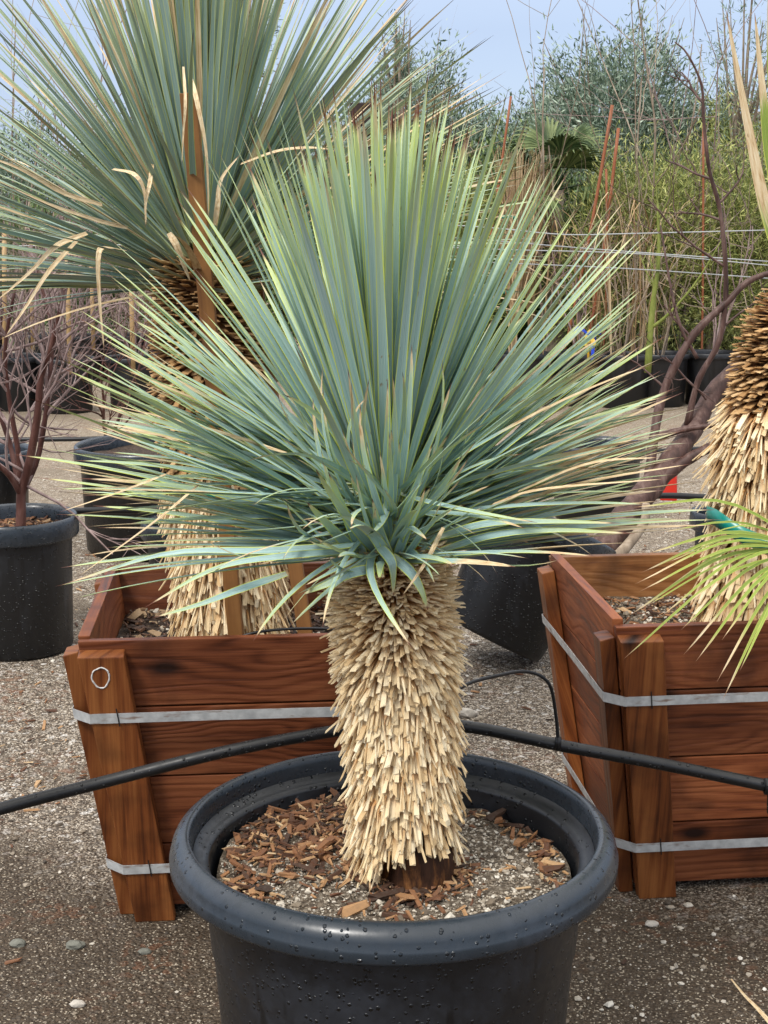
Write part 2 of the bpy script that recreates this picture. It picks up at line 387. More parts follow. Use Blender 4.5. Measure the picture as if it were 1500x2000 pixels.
def mat_strap():
    m, t, b = new_mat('galvanised_strap'); g = G(t); p = g.obj(); n = g.noise(p, 45, 4); z = g.noise(g.map(p, (9, 9, 40)), 1.0, 4, .7)
    col = g.mix(g.rng(n, .3, .7), (.36, .37, .37), (.58, .59, .58)); rust = g.rng(z, .53, .64)
    col = g.mix(g.math('MULTIPLY', rust, .75), col, (.16, .07, .025)); setp(b, color=col, rough=.45, metal=.12, spec=.5); return m

M = {}
M['leaf_blue'] = mat_leaf('blue_yucca_leaf', (.25, .43, .42), (.5, .63, .58), (.62, .68, .1), (.13, .04, .02), .55)
M['leaf_grey'] = mat_leaf('grey_green_yucca_leaf', (.19, .315, .275), (.41, .51, .45), (.56, .6, .16), (.13, .06, .025), .4)
M['leaf_green'] = mat_leaf('lime_yucca_leaf', (.17, .26, .035), (.33, .41, .07), (.5, .52, .1), (.3, .16, .08), .4)
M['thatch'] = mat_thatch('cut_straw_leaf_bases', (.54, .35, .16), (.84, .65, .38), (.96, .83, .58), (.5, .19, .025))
M['thatch_brown'] = mat_thatch('brown_leaf_bases', (.3, .16, .06), (.52, .31, .13), (.7, .48, .25), (.1, .035, .01))
M['thatch_core'] = mat_bark('fibrous_trunk_core', (.05, .018, .005), (.15, .055, .012), (.28, .12, .03))
M['trunk_dark'] = mat_bark('dark_trunk_bark', (.012, .006, .004), (.045, .018, .009), (.24, .1, .03), (60, 60, 20))
M['wood'] = mat_wood('wet_redwood', (.075, .02, .008), (.19, .052, .017), (.32, .105, .035))
M['wood_post'] = mat_wood('wet_redwood_cleat', (.075, .021, .007), (.19, .055, .013), (.32, .115, .028), .3, .8, 14.0)
M['wood_lite'] = mat_wood('fresh_redwood_board', (.2, .075, .022), (.38, .155, .045), (.55, .26, .09), .35, .6)
M['wood_rim'] = mat_wood('weathered_board_edge', (.12, .06, .042), (.25, .135, .1), (.38, .24, .19), .5)
M['stake'] = mat_wood('stake_wood', (.16, .06, .015), (.3, .13, .032), (.42, .2, .055), .5, .8, 10.0)
M['bamboo'] = mat_plain('bamboo', (.45, .3, .14), .5)
M['plastic'] = mat_plastic('black_pot_plastic', .011, .36, (1, 1.12, 1.35), 1.32, .3)
M['plastic_far'] = mat_plastic('black_pot_plastic_dusty', .012, .42, (1, 1.05, 1.2), False, .3)
M['rim'] = mat_plastic('black_rim_plastic', .024, .27, (.85, 1.15, 1.5), True, .45)  # blue tint paints the sky's reflection into the black rim's base colour
M['hose'] = mat_plastic('black_pipe', .016, .4, (1, 1.03, 1.12), True, .35)
M['tubing'] = mat_plain('black_tubing', (.012, .012, .013), .4)
M['ground'] = mat_ground()
GS = [(0, (.05, .038, .028)), (.3, (.22, .175, .125)), (.6, (.42, .36, .28)), (.85, (.66, .6, .5)), (1, (.8, .76, .67))]
M['grav'] = mat_grav('pale_gravel', GS)
M['chip'] = mat_grav('bark_chip', [(0, (.03, .014, .008)), (.35, (.13, .05, .022)), (.65, (.28, .125, .05)), (.9, (.48, .28, .13)), (1, (.62, .45, .26))], .7)
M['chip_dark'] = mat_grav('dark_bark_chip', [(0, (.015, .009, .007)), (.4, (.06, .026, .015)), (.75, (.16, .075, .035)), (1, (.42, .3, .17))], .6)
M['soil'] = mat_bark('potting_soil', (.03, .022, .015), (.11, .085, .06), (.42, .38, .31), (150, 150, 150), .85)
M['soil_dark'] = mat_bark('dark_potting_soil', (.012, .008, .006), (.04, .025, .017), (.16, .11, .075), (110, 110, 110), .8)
M['strap'] = mat_strap()
M['chalk'] = mat_plain('white_paint_mark', (.72, .7, .66), .8, .2, .6, 160)
M['tape'] = mat_plain('green_tie_tape', (.0, .24, .19), .3, .5)
M['mauve'] = mat_bark('mauve_branch_bark', (.13, .085, .078), (.28, .2, .185), (.46, .36, .34), (25, 25, 6))
M['redbark'] = mat_bark('red_brown_branch_bark', (.038, .014, .011), (.09, .035, .026), (.2, .105, .085), (22, 22, 6), .5)
M['leanbark'] = mat_bark('dark_maroon_bark', (.035, .018, .014), (.095, .05, .04), (.22, .15, .125), (30, 30, 6), .5)
M['greybark'] = mat_bark('grey_branch_bark', (.13, .095, .065), (.3, .235, .17), (.5, .42, .33), (20, 20, 5))
M['rust_stake'] = mat_plain('rust_red_stake', (.3, .1, .042), .6)
M['greenstem'] = mat_bark('green_stem', (.1, .13, .025), (.19, .22, .045), (.28, .29, .1), (20, 20, 6))
M['acacia'] = mat_foliage('grey_green_foliage', (.07, .12, .08), (.19, .265, .19), (.4, .47, .36))
M['olive'] = mat_foliage('olive_foliage', (.07, .1, .025), (.24, .28, .075), (.5, .5, .17))
M['deep'] = mat_foliage('deep_green_foliage', (.03, .06, .02), (.1, .165, .055), (.26, .33, .12))
M['straw'] = mat_foliage('dry_straw_foliage', (.2, .12, .05), (.42, .29, .15), (.6, .47, .29), .7)
M['palm'] = mat_foliage('fan_palm_leaf', (.025, .05, .015), (.07, .11, .035), (.19, .23, .09))
M['wire'] = mat_plain('galvanised_wire', (.42, .44, .44), .4, .5, .2)
M['red'] = mat_plain('red_plastic', (.6, .03, .015), .4)
M['blue'] = mat_plain('blue_ribbon', (.01, .05, .5), .4)
M['yellow'] = mat_plain('yellow_ribbon', (.65, .4, .03), .4)
M['darkwood'] = mat_wood('dark_timber', (.012, .007, .006), (.03, .016, .012), (.07, .04, .03))
M['stone'] = mat_plain('grey_stone', (.2, .2, .165), .7, .3, .7, 60)
M['stone_pale'] = mat_plain('pale_stone', (.55, .5, .43), .8, .3, .6, 60)

# ------------------------------------------------------------------ setting: ground
mb = MB(); S = 400
mb.add([(-S, -S, 0), (S, -S, 0), (S, S, 0), (-S, S, 0)], [(0, 1, 2, 3)])
tag(mb.build('ground', M['ground']), 'grey brown gravel yard floor with damp sandy patches', None, None, 'structure')

POT_C = np.array([.0145, 1.985, 0.0]); RIM_Z = .52
BOXES = [(np.array([-.308, 2.985]), R(5)), (np.array([.738, 3.09]), R(6))]
def blocked(xy):
    b = np.hypot(xy[:, 0] - POT_C[0], xy[:, 1] - POT_C[1]) < .25
    for c, a in BOXES:
        d = xy - c; u = d[:, 0] * math.cos(a) + d[:, 1] * math.sin(a); v = -d[:, 0] * math.sin(a) + d[:, 1] * math.cos(a)
        b |= (np.abs(u) < .265) & (np.abs(v) < .265)
    return b
rng = np.random.default_rng(5)
def field(n, y0, y1, pw=1.6):
    y = y0 + (y1 - y0) * rng.random(n) ** pw; x = rng.uniform(-.5, .5, n) * y * .68 * 1.1
    xy = np.stack([x, y], 1); return xy[~blocked(xy)]
xy = field(12000, 2.05, 8.0)
keep = ~((xy[:, 1] < 2.85) & (xy[:, 0] < .1) & (rng.random(len(xy)) < .8)); xy = xy[keep]
sz = rng.lognormal(math.log(.0029), .45, len(xy)).clip(.0013, .013)
mb = MB(); pebbles(mb, np.column_stack([xy, sz * .25]), sz, rng)
tag(mb.build('gravel', M['grav']), 'loose pale gravel grains scattered over the yard floor', None, None, 'stuff')
xy = field(6500, 2.4, 8.0)
patch = np.sin(xy[:, 0] * 5.1 + 1) + np.sin(xy[:, 1] * 4.3 + xy[:, 0] * 2) + rng.normal(0, .7, len(xy)); xy = xy[(patch > .25) & ~((xy[:, 1] < 2.9) & (rng.random(len(xy)) < .75))]
n = len(xy); L = rng.lognormal(math.log(.013), .55, n).clip(.004, .06)
mb = MB(); chips(mb, np.column_stack([xy, np.full(n, .004)]), L, L * rng.uniform(.15, .45, n), L * .12, rng, .15)
tag(mb.build('bark_litter', M['chip']), 'scattered red brown bark chips lying on the gravel', None, None, 'stuff')

def lone_stone(px, py, size, mat, label, seed):
    r = np.random.default_rng(seed); d = P(px, py, 1.0) - np.array([0, 0, H]); p = np.array([0, 0, H]) + d * (H / -d[2])
    mb = MB(); v, f = ico(); q = v.copy()
    e = {}; ff = []
    vs = list(q)
    def mid(a, b):
        k = (min(a, b), max(a, b))
        if k not in e: e[k] = len(vs); vs.append(unit(q[a] + q[b]))
        return e[k]
    for a, b, c in f:
        x, y, z = mid(a, b), mid(b, c), mid(c, a); ff += [(a, x, z), (b, y, x), (c, z, y), (x, y, z)]
    vs = np.array(vs) * r.uniform(.78, 1.12, (len(vs), 1)) * np.array([1.25, .85, .6]) * size
    mb.add(vs + [p[0], p[1], size * .28], np.array(ff), None)
    o = mb.build('stone', mat, None, False, (p[0], p[1], 0)); return tag(o, label, 'stone', 'stones on the yard floor')
lone_stone(146, 1850, .016, M['stone'], 'rounded grey green stone on the damp dirt in front of the left wooden box', 1)
lone_stone(34, 1846, .014, M['stone'], 'flat dark grey stone at the left edge of the picture, half sunk in damp dirt', 2)
lone_stone(283, 1861, .011, M['stone'], 'small greenish stone just below the foot of the left wooden box', 3)
lone_stone(152, 1964, .012, M['stone_pale'], 'pale crumbly stone low on the damp dirt, nearest of the stones on the left', 4)
lone_stone(1272, 1808, .012, M['stone_pale'], 'cream stone in front of the corner post of the right wooden box', 5)
lone_stone(912, 1398, .026, M['stone_pale'], 'largest pale stone, on the gravel beside the straw trunk behind the front pot', 6)

# ------------------------------------------------------------------ pots
def pot_mesh(mbody, mrim, c, rt, rb, h, rimh=.045, lip=.016, M3=None, seg=72):
    wall = .006; ri = rt - lip
    body = [(0, .0), (rb * .96, 0), (rb, .012), (ri - .02 * rt, h - rimh * 1.02), (ri - .004, h - rimh * .99)]
    inner = [(ri - wall, h - rimh), (ri - wall - .012, h - rimh * 1.7), (ri - wall - .02, h - rimh * 1.75), (rb + (ri - rb) * .35 - wall, h * .35), (0, h * .34)]
    lathe(mbody, body, seg, c, .004, M3); lathe(mbody, inner, seg, c, .004, M3)
    rr = [(ri - .003, h - rimh), (rt - .004, h - rimh - .002), (rt, h - rimh + .006), (rt + .0005, h - rimh * .45), (rt - .002, h - rimh * .18), (rt - lip * .25, h - rimh * .04), (rt - lip * .5, h), (ri - .001, h - rimh * .1), (ri - wall, h - rimh * .3), (ri - wall - .001, h - rimh)]
    lathe(mrim, rr, seg, c, .004, M3)

def pot(label, px, py, Y, rt, rb, h, group, name='nursery_pot', z0=0.0, M3=None, shift=(0, 0, 0), soil=True, near=False):
    q = P(px, py, Y); c = np.array([q[0], q[1], z0]) + np.asarray(shift)
    t = thing(name, label, 'plant pot', c, group)
    a, b = MB(), MB(); pot_mesh(a, b, c, rt, rb, h, .068 if near else .04, .02 if near else .016, M3)
    a.build('pot_body', M['plastic'] if near else M['plastic_far'], t, True); b.build('rim', M['rim'] if near else M['plastic_far'], t, True)
    if soil:
        s = MB(); rr = np.linspace(0, rt - .035, 7); V = [(0, 0, 0)]; F = []; sg = 28
        r = np.random.default_rng(int(px + py))
        for i in rr[1:]:
            for k in range(sg): V.append((i * math.cos(6.2832 * k / sg), i * math.sin(6.2832 * k / sg), r.normal(0, .004)))
        for k in range(sg): F.append((0, 1 + k, 1 + (k + 1) % sg))
        for i in range(5):
            for k in range(sg): F.append((1 + i * sg + k, 1 + (i + 1) * sg + k, 1 + (i + 1) * sg + (k + 1) % sg, 1 + i * sg + (k + 1) % sg))
        V = np.array(V) + [0, 0, h - .055]
        if M3 is not None: V = V @ np.asarray(M3).T
        s.add(V + c, F); s.build('soil', M['soil_dark'], t)
    return t, c

# the big front pot
FP = thing('plant_pot', 'large black plastic pot with thick rolled rim, holding the front yucca', 'plant pot', POT_C)
prof = [(0, 0), (.225, 0), (.236, .014), (.243, .1), (.2445, .106), (.262, .33), (.264, .338), (.2655, .342), (.274, .462), (.2755, .468), (.2875, .4715)]
PS = lambda pr: [(r * 1.025, z + (.02 if z > .15 else 0)) for r, z in pr]
mb = MB(); lathe(mb, PS(prof), 128, POT_C, .003)
lathe(mb, PS([(.288, .487), (.283, .4815), (.275, .478), (.2665, .476), (.2655, .4695), (.259, .39), (.24, .2), (0, .19)]), 128, POT_C, .003)
mb.build('pot_body', M['plastic'], FP, True)
mb = MB(); lathe(mb, PS([(.2885, .472), (.3145, .468), (.319, .4692), (.321, .474), (.3214, .484), (.3205, .4885), (.3192, .4905), (.318, .499), (.314, .5075), (.3075, .514), (.3, .5182), (.2945, .5188), (.2915, .5155), (.2892, .506), (.2885, .487)]), 128, POT_C, .003)
mb.build('rim', M['rim'], FP, True)
SOIL_Z = .466
def soil_z(x, y):
    u, v = x - POT_C[0], y - POT_C[1]
    return SOIL_Z + .018 * np.exp(-((u + .13) ** 2 + (v - .12) ** 2) / .012) + .008 * np.sin(u * 21 + 1) * np.sin(v * 17) - .006 * v / .26
mb = MB(); sg = 64; V = []; F = []; A = []
for i in range(26):
    rr = .2625 * i / 25
    for k in range(sg):
        a = 6.2832 * k / sg; x, y = POT_C[0] + rr * math.cos(a), POT_C[1] + rr * math.sin(a)
        V.append((x, y, soil_z(x, y) + random.Random(i * 99 + k).gauss(0, .0015)))
for i in range(25):
    for k in range(sg): F.append((i * sg + k, (i + 1) * sg + k, (i + 1) * sg + (k + 1) % sg, i * sg + (k + 1) % sg))
mb.add(V, F); tag(mb.build('potting_soil', M['soil']), 'sandy grey potting soil filling the large front pot', None, None, 'stuff')
def disc(n, r, pw=.5):
    a = rng.uniform(0, 6.2832, n); q = r * rng.random(n) ** pw
    x, y = POT_C[0] + q * np.cos(a), POT_C[1] + q * np.sin(a)
    return x, y
x, y = disc(14000, .258); sz = rng.lognormal(math.log(.0015), .5, len(x)).clip(.0008, .009)
mb = MB(); pebbles(mb, np.column_stack([x, y, soil_z(x, y) + sz * .3]), sz, rng)
tag(mb.build('potting_gravel', M['grav']), 'white and grey grit strewn on the soil of the front pot', None, None, 'stuff')
x, y = disc(3600, .255)
u, v = x - POT_C[0], y - POT_C[1]
pr = 1.3 * np.exp(-((u + .13) ** 2 / .016 + (v - .1) ** 2 / .016)) + .7 * ((np.hypot(u, v) > .2) & (u < 0) & (v > -.13)) + .4 * np.exp(-((np.hypot(u - .02, v + .1)) ** 2) / .003) + .45 * ((np.hypot(u, v) > .215) & (u > .05) & (v > -.08)) + .85 * (np.hypot(u - .032, v + .028) < .088) + .03
k = rng.random(len(x)) < pr; x, y = x[k], y[k]; n = len(x); L = rng.lognormal(math.log(.0125), .6, n).clip(.004, .055)
mb = MB(); chips(mb, np.column_stack([x, y, soil_z(x, y) + .004 + rng.random(n) * .006]), L, L * rng.uniform(.15, .42, n), L * .1 + .001, rng, .3)
tag(mb.build('bark_mulch', M['chip']), 'red brown bark mulch heaped on the soil of the front pot', None, None, 'stuff')

# ------------------------------------------------------------------ yuccas
def thatch(mb, cen, rad, n, rgn, pitch, ln, wd, skip=None, az_range=None):
    """cen(t): axis point, rad(t): core radius, pitch(t): angle below horizontal (deg), t 0..1 from foot to top"""
    for i in range(n):
        t = (i + rgn.random()) / n; az = i * 2.39996 + rgn.normal(0, .1)
        if skip and skip(t, az): continue
        c = cen(t); r = rad(t); o = np.array([math.cos(az), math.sin(az), 0]); sd = np.array([-o[1], o[0], 0])
        a = R(pitch(t) + rgn.normal(0, 8)); a0 = a * .5; l = ln(t) * rgn.uniform(.6, 1.3); w = wd * rgn.uniform(.55, 1.25)
        p0 = c + o * (r - .006); tw = rgn.normal(0, .13)
        d0 = o * math.cos(a0) - np.array([0, 0, 1]) * math.sin(a0); d1 = o * math.cos(a) - np.array([0, 0, 1]) * math.sin(a) + sd * tw
        p1 = p0 + d0 * l * .4; p2 = p1 + d1 * l * .32; p3 = p1 + d1 * l * .64
        pts = np.array([p0, p1, p2, p3]); th = .0022; V = []; A = []
        for j, (p, ww) in enumerate(zip(pts, (w * 1.15, w * 1.05, w, w * rgn.uniform(.85, 1.12)))):
            d = d0 if j < 1 else d1; nn = unit(np.cross(sd, d)); nn = nn if nn.dot(o) + nn[2] > 0 else -nn
            for s_, k_ in ((-.5, -1), (.5, -1), (.5, 1), (-.5, 1)):
                V.append(p + sd * ww * s_ + nn * th * .5 * k_ + (d * rgn.normal(0, .003) if j == 3 else 0)); A.append((s_ + .5, j / 3, 0))
        A = np.array(A); A[:, 2] = rgn.random()
        F = []
        for j in range(3):
            b = 4 * j
            for k_ in range(4): F.append((b + k_, b + (k_ + 1) % 4, b + 4 + (k_ + 1) % 4, b + 4 + k_))
        F.append((12, 13, 14, 15)); mb.add(V, np.array(F), A)

def crown_leaf(mb, p0, az, el, L, W, droop, rgn, dry, k=9, tw=.35, side=0.0, tilt=None):
    """blade that leaves p0 at azimuth az / elevation el and sags by droop radians towards its tip"""
    st = L / (k - 1); p = np.array(p0, float); pts = [p.copy()]
    for i in range(k - 1):
        s = i / (k - 1); e = el - droop * s ** 1.4; a = az + side * s
        d = np.array([math.cos(e) * math.cos(a), math.cos(e) * math.sin(a), math.sin(e)])
        if tilt is not None: d = tilt @ d
        p = p + d * st; pts.append(p.copy())
    sd = np.array([-math.sin(az), math.cos(az), 0])
    if tilt is not None: sd = tilt @ sd
    d0 = unit(pts[1] - pts[0]); nn = np.cross(sd, d0); q = rgn.normal(0, tw)
    sides = [sd * math.cos(q * (0.6 + .4 * s)) + nn * math.sin(q * (.6 + .4 * s)) for s in np.linspace(0, 1, k)]
    ribbon(mb, pts, blade_w(W, k), np.array(sides), rgn.random(), dry)

def px_leaf(parent, name, mat, pts, W, label=None, dry=1.0, seed=0, sag=0.0, up=(0, -.25, 1)):
    """one leaf of its own through given world points"""
    r = np.random.default_rng(seed); k = 14; q = smooth_path(pts, k)
    mb = MB(); t = unit(q[-1] - q[0]); s = np.cross(t, unit(np.array(up)))
    ws = W * np.minimum(1, .7 + 2 * np.linspace(0, 1, k)) * np.clip((1 - np.linspace(0, 1, k)) / .7, 0, 1) ** .7 + W * .03
    ribbon(mb, q, ws, s, r.random(), dry, .1); o = mb.build(name, mat, parent)
    if label: o['label'] = label
    return o

def lerp_path(pts):
    p = np.asarray(pts, float)
    def f(t):
        x = max(0, min(.9999, t)) * (len(p) - 1); i = int(x); return p[i] + (p[i + 1] - p[i]) * (x - i)
    return f

# --- front yucca
YA = thing('yucca', 'blue grey yucca with short straw clad trunk in the large front pot', 'yucca', (.03, 1.97, .45))
rgn = np.random.default_rng(11)
cenA = lerp_path([(.034, 1.97, .445), (.03, 1.97, .56), (.026, 1.97, .7), (.018, 1.97, .82), (.008, 1.97, .965)])
radA = lambda t: float(np.interp(t, [0, .12, .35, .65, .85, 1], [.043, .05, .058, .06, .056, .047]))
mb = MB(); tt = np.linspace(0, 1, 26); tube(mb, [cenA(t) for t in tt], [radA(t) - .004 for t in tt], 32)
trA = mb.build('trunk', M['thatch_core'], YA, True)
mb = MB(); V = smooth_path([(.05, 1.962, .44), (.051, 1.962, .47), (.05, 1.962, .53), (.047, 1.964, .56)], 14); tube(mb, V, [.07, .066, .058, .054, .053, .052, .052, .051, .05, .049, .048, .047, .045, .042], 28)
o = mb.build('bare_trunk_foot', M['trunk_dark'], YA, True); o['label'] = 'bare dark foot of the trunk where the straw is worn off'
mb = MB()
def skipA(t, az):
    fr = math.cos(az - R(-62)); return t < .16 * max(0, fr + .35) + .022 * math.sin(az * 9) + .045
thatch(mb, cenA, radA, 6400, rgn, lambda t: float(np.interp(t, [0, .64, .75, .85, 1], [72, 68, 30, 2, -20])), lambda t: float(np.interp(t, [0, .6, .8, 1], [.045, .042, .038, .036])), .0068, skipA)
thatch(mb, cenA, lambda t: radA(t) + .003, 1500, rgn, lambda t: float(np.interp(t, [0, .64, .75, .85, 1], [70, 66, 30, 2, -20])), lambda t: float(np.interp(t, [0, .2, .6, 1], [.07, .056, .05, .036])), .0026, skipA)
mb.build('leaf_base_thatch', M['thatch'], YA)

mb = MB(); NA = 650
for i in range(NA):
    t = (i + .5) / NA; az = i * 2.399963 + rgn.normal(0, .12)
    el = R(-3 + 91 * t ** .9 + rgn.normal(0, 3)); fr = max(0.0, -math.sin(az))      # 1 = towards the camera
    if fr > .45 and R(8) < el < R(66) and rgn.random() < .93: continue
    if .22 < fr <= .7 and el < R(13) and rgn.random() < .62: continue
    if fr > .3 and R(8) < el < R(66) and rgn.random() < .5: continue
    if math.cos(az) > .25: el = max(el, R(8 + 8 * rgn.random()))
    c = np.array([.004, 1.97, .945 + .125 * t]); rr = .05 * (1 - t) + .012
    p0 = c + np.array([math.cos(az) * rr, math.sin(az) * rr, 0])
    L = (.425 + .095 * min(1, max(0, (math.degrees(el)) / 70))) * rgn.uniform(.9, 1.05); L *= (.82 if fr > .2 and el < R(18) else 1) * (.91 if math.cos(az) > .4 and el < R(50) else 1)
    dr = R(float(np.interp(math.degrees(el), [-20, 0, 30, 60, 90], [12, 12, 9, 6, 4])) + rgn.normal(0, 3))
    if fr > .4 and el < R(12):
        L *= rgn.uniform(.4, .75); el += R(rgn.uniform(2, 48)); dr = R(rgn.uniform(-38, 30)); az += rgn.choice([-1, 1]) * rgn.uniform(0, .5)
    dry = .02 + .1 * rgn.random()
    if math.cos(az) > .35 and R(-12) < el < R(30): dry = rgn.choice([.1, .25, .4, .62], p=[.38, .3, .22, .1])
    if math.cos(az) < -.5 and R(2) < el < R(24): dry = rgn.choice([.08, .25, .45], p=[.5, .35, .15])
    crown_leaf(mb, p0, az, el, L, .0178 * rgn.uniform(.8, 1.14), dr, rgn, dry, 10, .35, rgn.normal(0, .05))
for i in range(215):     # dense low skirt to both sides
    az = R(rgn.choice([8, 172]) + rgn.normal(0, 24)); el = R(rgn.uniform(12, 44) if math.cos(az) > 0 else rgn.uniform(0, 40)); c = np.array([.004, 1.97, .965 + .1 * rgn.random()])
    dry = rgn.choice([.06, .15, .3, .5], p=[.45, .25, .2, .1]) if math.cos(az) > 0 else rgn.choice([.06, .2, .35], p=[.7, .2, .1])
    crown_leaf(mb, c + np.array([math.cos(az), math.sin(az), 0]) * .04, az, el, (.385 if math.cos(az) > 0 else .405) * rgn.uniform(.82, 1.06), .0145 * rgn.uniform(.8, 1.12), R(rgn.uniform(3, 16)), rgn, dry, 10, .4, rgn.normal(0, .08))
for i in range(120):      # young short leaves curling up round the heart
    az = R(-90 + rgn.normal(0, 62)); t = rgn.random(); el = R(rgn.uniform(-12, 62)); c = np.array([.004, 1.955, .965 + .085 * t])
    crown_leaf(mb, c + np.array([math.cos(az), math.sin(az), 0]) * .03, az, el, rgn.uniform(.12, .28), .0112 * rgn.uniform(.8, 1.2), R(rgn.choice([-30, 25]) + rgn.normal(0, 22)), rgn, .08 + .14 * rgn.random(), 10, .6, rgn.normal(0, .5))
mb.build('leaf_crown', M['leaf_blue'], YA, True)
for k, (a, b, c) in enumerate([((968, 992, 1.9), (1150, 940, 1.86), (1350, 906, 1.84)), ((1010, 960, 1.88), (1150, 905, 1.8), (1290, 893, 1.78)), ((960, 985, 1.86), (1060, 955, 1.76), (1305, 935, 1.72)),
                               ((390, 945, 1.85), (300, 1020, 1.82), (150, 1128, 1.8)), ((324, 926, 1.85), (230, 962, 1.82), (116, 1000, 1.8)), ((866, 1030, 1.84), (830, 1100, 1.82), (784, 1166, 1.82)), ((1040, 880, 1.84), (1120, 850, 1.8), (1230, 800, 1.76)), ((560, 885, 1.9), (400, 835, 1.9), (215, 790, 1.9))]):
    px_leaf(YA, 'dry_leaf', M['leaf_blue'], [P(*a), P(*b), P(*c)], (.012, .013, .012, .006, .006, .008, .012, .01)[k], 'straw coloured withered leaf', 1.0, k)
for k, (pts, W) in enumerate([([(735, 1060, 1.87), (762, 1092, 1.84), (768, 1120, 1.84), (768, 1165, 1.85)], .014), ([(765, 1085, 1.86), (800, 1115, 1.84), (822, 1150, 1.84), (836, 1192, 1.85)], .015), ([(735, 1110, 1.86), (690, 1118, 1.83), (640, 1140, 1.82), (588, 1162, 1.82)], .015),
                              ([(700, 1075, 1.9), (560, 1085, 1.82), (420, 1110, 1.8), (285, 1185, 1.8)], .0105), ([(690, 1065, 1.9), (520, 1075, 1.84), (330, 1080, 1.82), (122, 1142, 1.82)], .011), ([(560, 1120, 1.9), (470, 1150, 1.86), (390, 1180, 1.84), (300, 1206, 1.83)], .011),
                              ([(860, 1075, 1.9), (960, 1045, 1.86), (1080, 1035, 1.83), (1240, 1042, 1.82)], .0115), ([(850, 1050, 1.9), (950, 1022, 1.86), (1070, 1018, 1.83), (1212, 1022, 1.82)], .011)]):
    px_leaf(YA, 'drooping_leaf', M['leaf_blue'], [P(*q) for q in pts], W, 'low leaf drooping out of the crown', .12, 40 + k, up=(0, -.75, .6))

# --- left yucca in the left box
YB = thing('yucca', 'tall grey green yucca with huge spiky crown in the left wooden box', 'yucca', (-.325, 2.97, .5))
rgn = np.random.default_rng(23)
cenB = lerp_path([(-.322, 2.97, .49), (-.33, 2.97, .7), (-.35, 2.97, .9), (-.365, 2.97, 1.1), (-.37, 2.97, 1.33)])
radB = lambda t: float(np.interp(t, [0, .3, .7, 1], [.088, .088, .084, .075]))
mb = MB(); tt = np.linspace(0, 1, 24); tube(mb, [cenB(t) for t in tt], [radB(t) - .004 for t in tt], 28)
mb.build('trunk', M['thatch_core'], YB, True)
m1, m2 = MB(), MB()
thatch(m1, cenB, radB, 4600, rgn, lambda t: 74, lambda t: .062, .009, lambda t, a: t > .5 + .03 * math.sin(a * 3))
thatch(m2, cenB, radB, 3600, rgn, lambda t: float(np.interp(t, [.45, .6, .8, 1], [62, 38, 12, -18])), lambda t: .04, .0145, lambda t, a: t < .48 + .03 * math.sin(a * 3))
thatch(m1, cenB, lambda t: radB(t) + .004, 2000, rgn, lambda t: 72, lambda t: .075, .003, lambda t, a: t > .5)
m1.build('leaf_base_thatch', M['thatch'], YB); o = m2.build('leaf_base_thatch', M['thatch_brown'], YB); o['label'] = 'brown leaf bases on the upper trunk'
mb = MB(); NB = 1000
for i in range(NB):
    t = (i + .5) / NB; az = i * 2.399963 + rgn.normal(0, .12)
    el = R(2 + 87 * t ** .95 + rgn.normal(0, 4)); fr = max(0.0, -math.sin(az))
    if fr > .5 and R(-4) < el < R(72) and rgn.random() < .9: continue
    c = np.array([-.37, 2.97, 1.27 + .13 * t]); rr = .055 * (1 - t) + .012
    p0 = c + np.array([math.cos(az) * rr, math.sin(az) * rr, 0])
    L = .66 * rgn.uniform(.86, 1.08); dr = R(float(np.interp(math.degrees(el), [-20, 0, 40, 90], [14, 14, 9, 4])) + rgn.normal(0, 4))
    if fr > .5 and el < 0: L *= rgn.uniform(.4, .7)
    dry = rgn.choice([.06, .2, .42, .75], p=[.66, .2, .08, .06])
    crown_leaf(mb, p0, az, el, L, .0158 * rgn.uniform(.8, 1.15), dr, rgn, dry, 10, .4, rgn.normal(0, .08))
mb.build('leaf_crown', M['leaf_grey'], YB, True)
for k, (pts, W) in enumerate([([(250, 490, 2.7), (205, 483, 2.66), (192, 500, 2.64), (194, 580, 2.64), (204, 690, 2.64)], .018), ([(170, 455, 2.72), (110, 480, 2.66), (60, 530, 2.62), (-10, 590, 2.6)], .016), ([(150, 470, 2.72), (95, 530, 2.66), (50, 600, 2.62), (8, 660, 2.6)], .013),
                              ([(220, 330, 2.72), (262, 340, 2.66), (282, 375, 2.66), (284, 445, 2.66)], .014), ([(298, 320, 2.72), (292, 360, 2.66), (284, 400, 2.66), (286, 440, 2.66)], .012), ([(330, 455, 2.66), (345, 480, 2.66), (360, 520, 2.68), (372, 550, 2.7)], .02),
                              ([(372, 150, 2.76), (385, 200, 2.72), (403, 300, 2.72), (408, 440, 2.74)], .014), ([(358, 130, 2.76), (362, 200, 2.72), (358, 260, 2.72), (355, 325, 2.72)], .009), ([(470, 320, 2.74), (540, 295, 2.6), (600, 288, 2.5), (650, 292, 2.45)], .012), ([(420, 440, 2.76), (425, 400, 2.74), (432, 350, 2.74), (470, 300, 2.76)], .016),
                              ([(200, 400, 2.74), (120, 375, 2.68), (40, 330, 2.6), (-40, 300, 2.56)], .014), ([(250, 445, 2.72), (190, 430, 2.66), (100, 400, 2.6), (20, 365, 2.56)], .012)]):
    px_leaf(YB, 'dry_leaf', M['leaf_grey'], [P(*q) for q in pts], W * .62, 'withered straw coloured leaf bent over', 1.0, 70 + k, up=(.2, -.9, .3))

